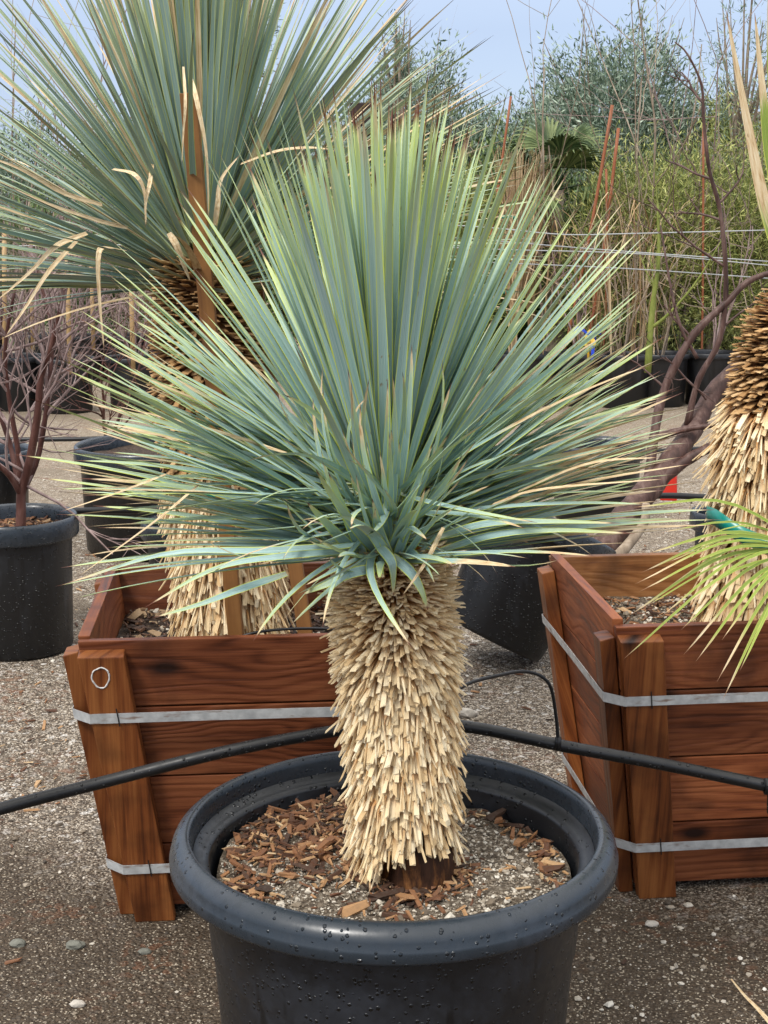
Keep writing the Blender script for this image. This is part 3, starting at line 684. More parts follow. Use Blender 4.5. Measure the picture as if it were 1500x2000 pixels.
# --- right yucca in the right box
YD = thing('yucca', 'thick straw clad yucca trunk at the right edge, in the right wooden box', 'yucca', (.83, 3.12, .5))
rgn = np.random.default_rng(31)
cenD = lerp_path([P(1478, 1225, 3.12), P(1492, 1100, 3.12), P(1503, 980, 3.12), P(1504, 860, 3.12), P(1528, 740, 3.12), P(1556, 630, 3.12), P(1640, 520, 3.12), P(1780, 420, 3.12)])
radD = lambda t: float(np.interp(t, [0, .15, .45, .6, .8, 1], [.106, .096, .086, .084, .08, .07]))
mb = MB(); tt = np.linspace(0, 1, 30); tube(mb, [cenD(t) for t in tt], [radD(t) - .004 for t in tt], 28)
mb.build('trunk', M['thatch_core'], YD, True)
m1, m2 = MB(), MB()
thatch(m1, cenD, radD, 4200, rgn, lambda t: float(np.interp(t, [0, .35, .52, .6], [74, 70, 46, 30])), lambda t: float(np.interp(t, [0, .3, .5, 1], [.085, .075, .06, .05])), .0105, lambda t, a: t > .54 + .02 * math.sin(a * 3))
thatch(m2, cenD, radD, 3800, rgn, lambda t: float(np.interp(t, [.45, .6, .75, 1], [38, 12, -5, -18])), lambda t: .036, .0165, lambda t, a: t < .52 + .02 * math.sin(a * 3))
thatch(m1, cenD, lambda t: radD(t) + .004, 2000, rgn, lambda t: float(np.interp(t, [0, .35, .52], [72, 68, 48])), lambda t: .085, .0032, lambda t, a: t > .5)
m1.build('leaf_base_thatch', M['thatch'], YD); o = m2.build('leaf_base_thatch', M['thatch_brown'], YD); o['label'] = 'brown scale like leaf bases on the upper trunk'
mb = MB(); ca, sa = math.cos(R(48)), math.sin(R(48)); TI = np.array([[ca, 0, sa], [0, 1, 0], [-sa, 0, ca]]); top = cenD(1)
for i in range(320):
    t = (i + .5) / 320; az = i * 2.399963; el = R(15 + 72 * t + rgn.normal(0, 4))
    if el < R(50) and math.cos(az) < -.15: continue
    crown_leaf(mb, top + np.array([0, 0, .02]), az, el, .6 * rgn.uniform(.85, 1.05), .017, R(8), rgn, .1, 9, .4, 0, TI)
mb.build('leaf_crown', M['leaf_green'], YD, True)
for k, (pts, W, d) in enumerate([([(1600, 700, 3.0), (1505, 440, 3.0), (1462, 250, 3.0), (1418, 20, 3.0)], .028, .55), ([(1570, 620, 3.05), (1508, 330, 3.05), (1490, 180, 3.05), (1474, 25, 3.05)], .024, .35), ([(1560, 560, 3.08), (1520, 300, 3.08), (1505, 150, 3.08), (1500, -30, 3.08)], .022, .2)]):
    px_leaf(YD, 'upright_leaf', M['leaf_green'], [P(*q) for q in pts], W, 'long pale green leaf standing up with straw tip', d, 90 + k, up=(0, -1, .1))

# --- lime yucca, low, in the right box
CE = P(1590, 1075, 2.8)
YE = thing('yucca', 'small lime green yucca reaching over the front edge of the right wooden box', 'yucca', (CE[0], CE[1], .51))
mb = MB(); tube(mb, smooth_path([(CE[0] + .02, CE[1] + .02, .5), (CE[0] + .01, CE[1], .62), CE], 8), [.04, .042, .042, .04, .04, .038, .035, .03], 16); mb.build('trunk', M['thatch_core'], YE, True)
mb = MB(); rgn = np.random.default_rng(44)
for i in range(150):
    t = (i + .5) / 150; az = i * 2.399963; el = R(-18 + 95 * t + rgn.normal(0, 5))
    if math.cos(az) < .15: continue
    crown_leaf(mb, CE, az, el, .33 * rgn.uniform(.8, 1.05), .009, R(20), rgn, .1, 9, .4)
for (tx, ty, Y) in [(1236, 991, 2.7), (1290, 1040, 2.75), (1262, 1082, 2.7), (1251, 1119, 2.62), (1240, 1141, 2.6), (1248, 1156, 2.55), (1260, 1185, 2.66), (1225, 1205, 2.62), (1290, 1205, 2.58), (1218, 1287, 2.5), (1330, 1230, 2.5), (1335, 1279, 2.46), (1359, 1292, 2.44), (1400, 1332, 2.42), (1411, 1368, 2.42), (1445, 1310, 2.4), (1300, 1100, 2.8), (1330, 1065, 2.9), (1280, 1165, 2.75), (1340, 1180, 2.5), (1410, 1250, 2.45)]:
    e = P(tx, ty, Y); mid = (CE + e) / 2 + np.array([0, 0, .035 + .02 * rgn.random()]); k = 10; q = smooth_path([CE, mid, e], k)
    ribbon(mb, q, blade_w(.0088, k, .5), np.cross(unit(e - CE), unit(np.array([0, -.6, .8]) + rgn.normal(0, .25, 3))), rgn.random(), rgn.choice([.08, .14, .22]))
mb.build('leaf_crown', M['leaf_green'], YE, True)

# ------------------------------------------------------------------ planter boxes
HB, TOPH, BOTH = .616, .31, .225
half = lambda h: BOTH + (TOPH - BOTH) * h
def planter(label, ci, seed, lite_back, mark):
    (cx, cy), an = BOXES[ci]; rg = random.Random(seed)
    t = thing('planter_box', label, 'planter box', (cx, cy, 0)); t.rotation_euler = (0, 0, an)
    def face(k, s, h, d):
        x, y = s, -(half(h) + d); a = k * math.pi / 2
        return (x * math.cos(a) - y * math.sin(a), x * math.sin(a) + y * math.cos(a), h * HB)
    def slab(mb, k, s0a, s1a, s0b, s1b, h0, h1, d0, d1, vert=False, rnd=0.5, drop=0.0):
        P8 = [face(k, s0a, h0, d0), face(k, s1a, h0, d0), face(k, s1a, h0, d1), face(k, s0a, h0, d1), face(k, s0b, h1, d0), face(k, s1b, h1, d0), face(k, s1b, h1 - drop, d1), face(k, s0b, h1 - drop, d1)]
        S_ = [s0a, s1a, s1a, s0a, s0b, s1b, s1b, s0b]; H_ = [h0 * HB] * 4 + [h1 * HB] * 4; D_ = [d0, d0, d1, d1] * 2
        a8 = np.array([(h_, s_ + d_ * .7, rnd) if vert else (s_, h_ + d_ * .7, rnd) for s_, h_, d_ in zip(S_, H_, D_)])
        boxv(mb, P8, a8)
    cuts = [.03, .27, .52, .77, 1.0]
    names = {0: 'front_board', 1: 'side_board', 2: 'back_board', 3: 'side_board'}
    for k in range(4):
        ins = 0.0 if k in (0, 2) else .0235
        for j in range(4):
            h0, h1 = cuts[j] + .003, cuts[j + 1] - .003 + (.003 if j == 3 else 0)
            mb = MB(); jig = rg.uniform(-.0015, .0015); n = 8
            ha, hb = half(h0) - ins, half(h1) - ins
            hh1 = h1 + (rg.uniform(.0, .02) if j == 3 and k in (1, 3) else 0)
            slab(mb, k, -ha, ha, -hb, hb, h0, hh1, -.022, jig, False, rg.random())
            mb.local = True
            mt = M['wood_lite'] if (k == 2 and lite_back and j >= 2) else M['wood']
            o = mb.build(names[k], mt, t); bevel(o, .002)
            if mt is M['wood_lite']: o['label'] = 'lighter orange board at the back'
    for k in range(4):
        for sgn in (-1, 1):
            mb = MB(); w_ = .088 if k in (0, 2) else .06; h1 = .975 if k in (0, 2) else .965
            g_ = 0 if k in (0, 2) else .002
            e0, e1 = half(.0) - g_, half(h1) - g_
            a0, a1 = (-e0, -e0 + w_ * .92) if sgn < 0 else (e0 - w_ * .92, e0); b0, b1 = (-e1, -e1 + w_) if sgn < 0 else (e1 - w_, e1)
            slab(mb, k, a0, a1, b0, b1, 0.0, h1, .003, .034, True, rg.random(), .012); mb.local = True
            o = mb.build('corner_cleat', M['wood_post'], t); bevel(o, .0025)
    for hz in (.755, .205):
        ro = half(hz) + .0365; w2 = .0105 / HB; mb = MB(); c_ = half(hz) - .0; ring = []
        # band hugs the cleats and cuts the corners
        for k in range(4):
            for s_, d_ in ((-c_ - .001, .0365), (-c_ * .5, .0355), (0, .035), (c_ * .5, .0355), (c_ + .001, .0365)):
                ring.append((k, s_, d_))
        n = len(ring); V = []
        for k, s_, d_ in ring:
            V += [face(k, s_, hz - w2, d_), face(k, s_, hz + w2, d_), face(k, s_, hz + w2, d_ + .0012), face(k, s_, hz - w2, d_ + .0012)]
        F = []
        for i in range(n):
            a, b = 4 * i, 4 * ((i + 1) % n); F += [(a + 3, b + 3, b + 2, a + 2), (a + 2, b + 2, b + 1, a + 1), (a, b, b + 3, a + 3), (a + 1, b + 1, b, a)]
        mb.add(V, F); mb.local = True; st_ = mb.build('metal_strap', M['strap'], t)
        mb = MB(); p = face(0, -c_ + .055, hz - w2 * 1.6, .0385); q = face(0, -c_ + .05, hz + w2 * 2.0, .0385)
        tube(mb, [p, q], .0012, 6); mb.local = True; mb.build('staple', M['tubing'], st_)
    if mark:
        mb = MB(); pts = []
        for i in range(41):
            a = 6.2832 * i / 40 + .4; rr = 1 + .05 * math.sin(i * .5) + .02 * math.sin(i * 1.1)
            pts.append(face(0, -half(.9) + .036 + .0165 * rr * math.cos(a), .895 + (.021 * rr * math.sin(a)) / HB, .0345))
        tube(mb, pts, [.0011 + .0007 * abs(math.sin(i * 2.3)) for i in range(41)], 5); mb.local = True; o = mb.build('painted_mark', M['chalk'], t); o['label'] = 'hand drawn white letter O'
    # soil
    hs = .515 / HB; e = half(hs) - .024; N = 30; r2 = np.random.default_rng(seed); V = []; F = []
    ca, sa = math.cos(an), math.sin(an)
    for i in range(N + 1):
        for j in range(N + 1):
            u, v = -e + 2 * e * i / N, -e + 2 * e * j / N
            V.append((cx + u * ca - v * sa, cy + u * sa + v * ca, .512 + .008 * math.sin(u * 14) * math.cos(v * 11) + r2.normal(0, .002)))
    for i in range(N):
        for j in range(N): a = i * (N + 1) + j; F.append((a, a + N + 1, a + N + 2, a + 1))
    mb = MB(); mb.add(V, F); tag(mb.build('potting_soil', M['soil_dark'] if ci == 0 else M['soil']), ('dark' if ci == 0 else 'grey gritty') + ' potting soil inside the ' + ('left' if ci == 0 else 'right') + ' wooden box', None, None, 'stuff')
    n = 1100; uv = r2.uniform(-e * .96, e * .96, (n, 2)); L = r2.lognormal(math.log(.016), .5, n).clip(.006, .05)
    pos = np.column_stack([cx + uv[:, 0] * ca - uv[:, 1] * sa, cy + uv[:, 0] * sa + uv[:, 1] * ca, np.full(n, .518) + r2.random(n) * .006])
    mb = MB(); chips(mb, pos, L, L * r2.uniform(.2, .45, n), L * .12, r2, .3)
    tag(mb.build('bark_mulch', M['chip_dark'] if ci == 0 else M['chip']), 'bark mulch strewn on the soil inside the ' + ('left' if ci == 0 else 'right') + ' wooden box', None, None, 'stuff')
    n = 350 if ci == 0 else 1800; uv = r2.uniform(-e * .96, e * .96, (n, 2)); sz = r2.lognormal(math.log(.003), .5, n).clip(.0015, .012)
    pos = np.column_stack([cx + uv[:, 0] * ca - uv[:, 1] * sa, cy + uv[:, 0] * sa + uv[:, 1] * ca, np.full(n, .52)])
    mb = MB(); pebbles(mb, pos, sz, r2)
    tag(mb.build('potting_gravel', M['grav']), 'pale grit on the soil inside the ' + ('left' if ci == 0 else 'right') + ' wooden box', None, None, 'stuff')
    return t

def bevel(o, wdt):
    """weld the crisp box and round its edges a little"""
    import bmesh
    bm = bmesh.new(); bm.from_mesh(o.data); bmesh.ops.remove_doubles(bm, verts=bm.verts, dist=1e-5)
    bmesh.ops.bevel(bm, geom=list(bm.edges), offset=wdt, segments=2, profile=.6, affect='EDGES')
    bm.to_mesh(o.data); bm.free()

planter('tapered redwood planter box on the left with white letter O on its corner post', 0, 3, False, True)
planter('tapered redwood planter box at the right edge with clean grey metal straps', 1, 8, True, False)

# stakes and ties
def stake(label, a, b, w2=.02):
    a, b = np.asarray(a), np.asarray(b); t = unit(b - a); s = unit(np.cross(t, [0, 1, 0])); n = np.cross(s, t); mb = MB()
    P8 = []
    for p in (a, b):
        for i, j in ((-1, -1), (1, -1), (1, 1), (-1, 1)): P8.append(p + s * w2 * .5 * i + n * w2 * .5 * j)
    a8 = np.array([(0 if i < 4 else np.linalg.norm(b - a), (i % 4) * .01, .3) for i in range(8)])
    boxv(mb, P8, a8); o = mb.build('wooden_stake', M['stake'], None, False, a); bevel(o, .0015); return tag(o, label, 'stake', 'wooden stakes tied to the left yucca')
def at_z(px, py, Y, z):
    q = P(px, py, Y); return np.array([q[0], q[1], z])
stake('brown wooden stake in front of the left yucca trunk, its top among the leaves', P(463, 1262, 2.83), P(368, 182, 2.78), .03)
stake('orange brown wooden stake to the right of the left yucca trunk', P(600, 1262, 2.92), P(486, 470, 3.02), .03)
def tie(label, pts, wd, grp='green plastic ties'):
    p = smooth_path(pts, 36); mb = MB(); k = len(p); up = np.array([0, 0, 1.0]); V = []; F = []
    for q in p: V += [q - up * wd / 2, q + up * wd / 2]
    for i in range(k - 1): F.append((2 * i, 2 * i + 1, 2 * i + 3, 2 * i + 2))
    mb.add(V, F); o = mb.build('tie_tape', M['tape'], None, True, p[0]); md = o.modifiers.new('s', 'SOLIDIFY'); md.thickness = .003; return tag(o, label, 'plant tie', grp)
cB = cenB(.46); r_ = .118
tie('green tape tied round the left yucca trunk and its stakes', [cB + np.array([r_ * math.cos(a), r_ * 1.15 * math.sin(a), .01 * math.sin(a * 2)]) for a in np.linspace(0, 6.2832, 17)], .022)
tie('teal green tape slung round the yucca trunk at the right edge', [P(1600, 1110, 3.2), P(1700, 1090, 3.0), P(1560, 1085, 2.9), P(1490, 1062, 2.93), P(1440, 1040, 2.95), P(1398, 1012, 3.0), P(1380, 1003, 3.12), P(1420, 1000, 3.25), P(1520, 1005, 3.26)], .036)

# ------------------------------------------------------------------ irrigation pipe
HP = [(-420, 1690, 2.15), (-200, 1642, 2.25), (0, 1580, 2.34), (200, 1528, 2.42), (440, 1468, 2.46), (670, 1425, 2.5), (800, 1413, 2.5), (930, 1422, 2.5), (1100, 1457, 2.48), (1300, 1494, 2.46), (1506, 1536, 2.42)]
mb = MB(); p = smooth_path([P(*q) for q in HP], 90); tube(mb, p, .0112, 16)
HO = thing('irrigation_pipe', 'thick wet black irrigation pipe sagging behind the front pot across the picture', 'pipe', p[0])
mb.build('pipe', M['hose'], HO, True)
mb = MB(); e = p[-1]; tube(mb, smooth_path([e + [-.012, 0, .0], e + [.008, 0, 0]], 4), .015, 14); tube(mb, smooth_path([e + [.012, 0, .016], e + [.012, 0, -.03], e + [.013, 0, -.05]], 6), .0175, 16)
mb.build('elbow_joint', M['hose'], HO, True)
mb = MB(); tube(mb, smooth_path([e + [.012, 0, -.045], e + [.045, .02, -.09], e + [.12, .03, -.2], e + [.2, .04, -e[2] + .01]], 12), .012, 12); mb.build('riser', M['hose'], HO, True)
mb = MB(); q = smooth_path([P(1090, 1452, 2.47), P(1086, 1400, 2.47), P(1072, 1335, 2.46), P(1030, 1312, 2.44), P(970, 1320, 2.36), P(905, 1340, 2.26), P(870, 1380, 2.2), P(865, 1480, 2.16), P(866, 1560, 2.14)], 50)
tube(mb, q, .0032, 8); tube(mb, [q[0] + [0, 0, -.012], q[0] + [0, 0, .012]], .006, 8)
tag(mb.build('drip_tube', M['tubing'], None, True, q[0]), 'thin black drip tube arching from the pipe to the front pot', 'drip tube')
mb = MB(); q = smooth_path([P(700, 1235, 2.95), P(620, 1228, 2.86), P(540, 1230, 2.8), P(480, 1240, 2.78), P(450, 1256, 2.8)], 24); tube(mb, q, .003, 8)
tag(mb.build('drip_tube', M['tubing'], None, True, q[0]), 'thin black drip tube lying across the soil of the left wooden box', 'drip tube')
for lab, pts, rr in [('black pipe on the gravel in the far left, behind the middle pots', [(-60, 858, 8.6), (120, 858, 8.6), (340, 853, 8.6), (520, 856, 8.6)], .014), ('black pipe running behind the near left pot', [(-40, 1003, 5.05), (150, 998, 5.05), (340, 997, 5.1), (520, 1000, 5.1)], .012),
                     ('black pipe on the ground at the right behind the leaning tree', [(1180, 972, 5.75), (1300, 968, 5.8), (1400, 972, 5.8), (1560, 976, 5.8)], .013), ('black pipe farthest to the right on the pale gravel', [(1180, 893, 7.6), (1300, 880, 7.7), (1420, 876, 7.8), (1560, 880, 7.8)], .013)]:
    mb = MB(); q = smooth_path([P(*a) for a in pts], 20); tube(mb, q, rr, 10); tag(mb.build('irrigation_pipe', M['tubing'], None, True, q[0]), lab, 'pipe', 'irrigation pipes on the yard floor')
px = [(1428, 1912), (1455, 1945), (1480, 1970), (1520, 2015)]
g_ = []
for a, b in px:
    d = P(a, b, 1.0) - np.array([0, 0, H]); q = np.array([0, 0, H]) + d * ((H - .012) / -d[2]); g_.append(q)
mb = MB(); k = 10; q = smooth_path(g_, k); ribbon(mb, q, np.linspace(.003, .011, k), np.array([1, .4, .1]), .6, 1.0, .1)
tag(mb.build('fallen_leaf', M['leaf_blue'], None, False, q[0]), 'dry straw leaf lying on the gravel in the lower right corner', 'leaf')

# ------------------------------------------------------------------ shrubs
def twig(mb, p, d, L, r, rg, depth, up=.25, wig=.22, fork=(2, 4), tips=None, ns=5):
    k = 6; pts = [p.copy()]; q = p.copy(); d = unit(d)
    for i in range(k):
        d = unit(d + np.array([rg.normal(0, wig), rg.normal(0, wig), rg.normal(0, wig * .6) + up * .12])); q = q + d * L / k; pts.append(q.copy())
    rr = np.linspace(r, r * .5 if depth else r * .3, k + 1); tube(mb, pts, rr, ns if depth else 4, rg.random(), False)
    if tips is not None: tips.append((pts[-1], d));
    if depth:
        for j in range(rg.integers(*fork) + 1):
            i = rg.integers(2, k + 1); dd = unit(d + rg.normal(0, .75, 3) + np.array([0, 0, up]))
            twig(mb, pts[i], dd, L * rg.uniform(.5, .8), rr[i] * .68, rg, depth - 1, up, wig, fork, tips, ns)

def bare_shrub(label, base, h, stems, spread, mat, seed, grp, depth=3, r=.012, name='bare_shrub', fork=(2, 4), wig=.2):
    rg = np.random.default_rng(seed); base = np.asarray(base, float); t = thing(name, label, 'shrub', base, grp); mb = MB(); tips = []
    tube(mb, [base - [0, 0, .05], base + [0, 0, .04]], r * 1.8, 8)
    for s in range(stems):
        a = 6.2832 * s / stems + rg.normal(0, .5); d = np.array([math.cos(a) * spread, math.sin(a) * spread, 1])
        twig(mb, base + np.array([math.cos(a), math.sin(a), 0]) * r, d, h * rg.uniform(.4, .6), r * rg.uniform(.6, 1.1), rg, depth, .3, wig, fork, tips)
    mb.build('branches', mat, t, True); return t, tips

def tree(label, px, Y, ztop, rx, zlow, mat, seed, cat='tree', n=6000, L=.09, W=.014, name='tree', grp='trees behind the nursery rows', bark='greybark', clumps=70, droop=.2, trunk=True, spread=.12, base_z=0.0, ry=None, twigs=True):
    rg = np.random.default_rng(seed); q = P(px, 500, Y); base = np.array([q[0], Y, base_z]); t = thing(name, label, cat, base, grp)
    zc, hz = (ztop + zlow) / 2, (ztop - zlow) / 2; ry = ry or rx * .8
    cl = []
    while len(cl) < clumps:
        v = rg.uniform(-1, 1, 3); rr = np.linalg.norm(v)
        if rr > 1 or rr < .35: continue
        k = 1 + rg.normal(0, .14); cl.append([base[0] + v[0] * rx * k, Y + v[1] * ry * k, zc + v[2] * hz * k])
    cl = np.array(cl); idx = rg.integers(0, clumps, n); sp = np.array([spread * rx * 1.5, spread * rx * 1.5, spread * hz * 1.6])
    pos = cl[idx] + rg.normal(0, 1, (n, 3)) * sp; dirs = pos - np.array([base[0], Y, zc - hz * .6]); dirs /= np.maximum(.01, np.linalg.norm(dirs, axis=1))[:, None]
    mb = MB(); leafcards(mb, pos, L * rg.uniform(.6, 1.3, n), W * rg.uniform(.6, 1.3, n), rg, dirs, droop)
    mb.build('crown', mat, t)
    mb = MB(); tr = .018 * (ztop - base_z) ** .8 + .004
    tube(mb, smooth_path([base, base + [rg.normal(0, .03), 0, (zc - base_z) * .5], [base[0] + rg.normal(0, .05), Y, zc]], 8), np.linspace(tr, tr * .6, 8), 8)
    for i in range(0, clumps, 2 if twigs else 5):
        a = np.array([base[0], Y, zlow + (zc - zlow) * rg.random()]); e = cl[i]
        tube(mb, smooth_path([a, (a + e) / 2 + rg.normal(0, .05, 3), e, e + (e - a) * .25 + [0, 0, .03]], 8), np.linspace(tr * .4, .003, 8), 5, 0, False)
    mb.build('trunk', M[bark], t, True); return t

# near left pot with the red shrub
LP, cLP = pot('black nursery pot at the left edge with a red stemmed shrub in it', 38, 1180, 4.62, .205, .17, .455, None, 'nursery_pot', near=True)
t = thing('bare_shrub', 'leafless red stemmed shrub with mauve twigs in the pot at the left edge', 'shrub', (cLP[0], cLP[1], .4))
mb, m2 = MB(), MB(); rg = np.random.default_rng(77)
def stem(mb_, pts, r0, r1, sub=0, n=16):
    q = smooth_path([P(*a) for a in pts], n); tube(mb_, q, np.linspace(r0, r1, n), 8, rg.random())
    for j in range(sub):
        i = rg.integers(n // 4, n - 1); d = unit(unit(q[min(i + 1, n - 1)] - q[i - 1]) + rg.normal(0, .6, 3)); twig(m2, q[i], d, .32 * rg.uniform(.6, 1.3), .0055, rg, 2, .3, .16, (1, 3))
stem(mb, [(40, 1040, 4.6), (41, 1000, 4.6), (42, 960, 4.6), (58, 900, 4.58), (75, 800, 4.56), (80, 735, 4.56), (105, 660, 4.55), (128, 560, 4.55), (142, 480, 4.55)], .018, .007, 16, 22)
stem(mb, [(41, 965, 4.6), (15, 925, 4.55), (-30, 890, 4.5)], .011, .008, 4)
stem(mb, [(40, 960, 4.62), (35, 880, 4.62), (18, 780, 4.62), (10, 680, 4.62), (30, 560, 4.6)], .0105, .005, 12)
stem(mb, [(42, 965, 4.65), (75, 890, 4.68), (95, 760, 4.7), (100, 640, 4.75), (70, 520, 4.8)], .011, .005, 12)
stem(mb, [(40, 960, 4.66), (20, 870, 4.7), (-10, 760, 4.72), (5, 600, 4.75)], .011, .005, 10)
mb.build('trunk', M['redbark'], t, True); m2.build('branches', M['mauve'], t, True)
tb = MB(); n = 500; a = rg.uniform(0, 6.28, n); q = .17 * rg.random(n) ** .5; L = rg.lognormal(math.log(.02), .4, n)
chips(tb, np.column_stack([cLP[0] + q * np.cos(a), cLP[1] + q * np.sin(a), np.full(n, .408)]), L, L * .3, L * .1, rg, .3)
tag(tb.build('bark_mulch', M['chip']), 'light bark mulch in the near left pot', None, None, 'stuff')

pot('wide black pot standing behind the left wooden box, in shadow', 300, 980, 6.1, .33, .29, .46, None, near=True)
pot('small black pot wedged behind the left yucca trunk', 352, 1060, 5.55, .155, .12, .24, None, near=True, soil=False)
pot('black nursery pot behind the tipped pot, under the yucca leaves', 1165, 960, 6.75, .225, .2, .36, None, near=True)
pot('slim black pot half hidden by the yucca trunk at the right edge', 1420, 1040, 5.25, .14, .115, .34, None, near=True)
pot('black nursery pot half out of frame behind the red stemmed shrub', -40, 960, 6.2, .24, .2, .42, None, near=True)

# tipped pot with the leaning tree
tl, bk = R(27), R(-10)
Rx = np.array([[1, 0, 0], [0, math.cos(bk), -math.sin(bk)], [0, math.sin(bk), math.cos(bk)]]); Ry = np.array([[math.cos(tl), 0, math.sin(tl)], [0, 1, 0], [-math.sin(tl), 0, math.cos(tl)]])
MT = Ry @ Rx; rb_ = .172
g_ = P(1040, 1290, 4.5); low = (MT @ np.array([[rb_ * math.cos(a), rb_ * math.sin(a), 0] for a in np.linspace(0, 6.28, 60)]).T).T
lo = low[low[:, 2].argmin()]
TP, cTP = pot('black nursery pot tipped over on its edge with the leaning tree growing out', 1040, 1290, 4.5, .24, .172, .43, None, 'nursery_pot', -lo[2], MT, (-lo[0], -lo[1], 0), True, True)
LT = thing('leaning_tree', 'bare maroon barked tree leaning right out of the tipped pot', 'tree', tuple(P(1170, 1080, 4.72)))
mb = MB(); rg = np.random.default_rng(99)
def br(pts, r0, r1, n=20):
    q = smooth_path([P(*a) for a in pts], n); tube(mb, q, np.linspace(r0, r1, n) * (1 + .08 * np.sin(np.arange(n) * 1.9)), 10, rg.random()); return q
br([(1110, 1120, 4.62), (1170, 1080, 4.7), (1228, 1000, 4.8), (1292, 925, 4.9), (1345, 850, 5.0), (1400, 760, 5.1), (1470, 690, 5.15), (1530, 640, 5.2)], .055, .024, 30)
br([(1262, 960, 4.85), (1340, 900, 4.9), (1400, 868, 4.92), (1450, 850, 4.95)], .024, .012)
br([(1256, 990, 4.85), (1270, 920, 4.9), (1276, 860, 4.95), (1298, 760, 5.0), (1350, 660, 5.0), (1420, 590, 5.0), (1470, 545, 5.0), (1560, 520, 5.0)], .021, .009, 30)
br([(1342, 830, 5.0), (1365, 740, 5.0), (1405, 665, 5.0), (1418, 560, 5.0), (1408, 420, 5.0), (1385, 330, 5.0), (1374, 230, 5.0), (1370, 165, 5.0), (1342, 105, 5.0), (1318, 82, 5.0)], .012, .0022, 36)
br([(1270, 860, 4.95), (1330, 840, 4.95), (1420, 828, 4.9)], .016, .007)
br([(1362, 700, 5.0), (1330, 640, 5.0), (1310, 560, 5.05), (1290, 440, 5.1)], .007, .003)
for a, b in [((1410, 640), (1480, 580)), ((1390, 350), (1300, 330)), ((1408, 430), (1330, 400)), ((1415, 520), (1250, 400)), ((1372, 200), (1330, 140)), ((1400, 400), (1470, 330)), ((1300, 760), (1230, 700)), ((1340, 850), (1400, 780)), ((1380, 780), (1300, 690)), ((1350, 660), (1290, 600))]:
    p0, p1 = P(*a, 5.0), P(*b, 5.05); twig(mb, p0, p1 - p0, np.linalg.norm(p1 - p0), .005, rg, 2, .2, .15, (1, 3))
mb.build('trunk', M['leanbark'], LT, True)
mb = MB(); tube(mb, smooth_path([P(1196, 1098, 4.6), P(1230, 1060, 4.66), P(1258, 1020, 4.72), P(1262, 985, 4.76)], 14), np.linspace(.02, .014, 14), 10)
tag(mb.build('cut_branch', M['greybark'], None, True, P(1196, 1098, 4.6)), 'thick grey cut branch lying against the foot of the leaning tree', 'branch')
mb = MB(); q = P(1308, 978, 5.9); pts = [q + np.array([x, y, 0]) for x, y in ((-.04, 0), (.03, -.01), (.035, .05), (-.035, .06))]
boxv(mb, pts + [p_ + np.array([.006 * (-1) ** i, .01, .105]) for i, p_ in enumerate(pts)]); o = mb.build('plastic_crate', M['red'], None, False, q); bevel(o, .006)
tag(o, 'small bright red plastic box on the gravel behind the leaning tree', 'box')

# far rows of pots and their shrubs
ORD = ['first', 'second', 'third', 'fourth', 'fifth', 'sixth', 'seventh', 'eighth', 'ninth', 'tenth', 'eleventh', 'twelfth', 'thirteenth', 'fourteenth']
def far_row(xs, Y, rt, h, side, rowname):
    t0 = None
    for i, x in enumerate(xs):
        lab = f'black pot in the {rowname} on the {side}, {ORD[i]} from the left'
        q = P(x, 700, Y)
        if t0 is None: t0, c0 = pot(lab, x, 700, Y, rt, rt * .84, h, f'{side} {rowname}'); r0 = t0
        else:
            r = r0.copy(); C.objects.link(r); r.location = (q[0], q[1] + .08 * math.sin(i * 2.1), 0); r['label'] = lab; r.rotation_euler = (0, 0, i)
            for ch in r0.children:
                c = ch.copy(); C.objects.link(c); c.parent = r
far_row([-70, 30, 132, 262, 372], 10.6, .215, .4, 'left', 'nearer far row of pots')
far_row([-30, 70, 165, 240, 330, 420, 520], 12.6, .215, .4, 'left', 'farthest row of pots')
far_row([1020, 1130, 1215, 1290, 1395, 1500], 10.9, .225, .4, 'right', 'nearer far row of pots')
far_row([880, 960, 1050, 1140, 1230, 1320, 1410, 1500], 12.4, .215, .4, 'right', 'middle far row of pots')
far_row([900, 1000, 1090, 1190, 1290, 1390, 1490], 14.0, .215, .4, 'right', 'farthest row of pots')
sd_ = 200
for i, (x, Y, hh, st, spd, mt) in enumerate([(-40, 10.6, 1.3, 5, .28, 'mauve'), (30, 10.6, 1.11, 5, .3, 'mauve'), (132, 10.6, 1.27, 6, .3, 'mauve'), (205, 8.9, 1.1, 4, .4, 'redbark'), (262, 10.6, 1.23, 6, .3, 'mauve'), (372, 10.6, 1.07, 5, .3, 'mauve'), (70, 12.6, 1.39, 5, .25, 'greybark'), (165, 12.6, 1.31, 5, .25, 'mauve'), (240, 12.6, 1.39, 5, .25, 'greybark'), (330, 12.6, 1.31, 5, .25, 'mauve')]):
    q = P(x, 700, Y); bz = .34 if Y != 8.9 else .0
    bare_shrub(f'leafless {"grey" if mt == "greybark" else "mauve" if mt == "mauve" else "red brown"} shrub in the far left rows, {ORD[i]} from front left', (q[0], Y, bz), hh, st, spd, M[mt], sd_ + i, 'leafless shrubs in the far left rows', 3, .013, fork=(2, 4))
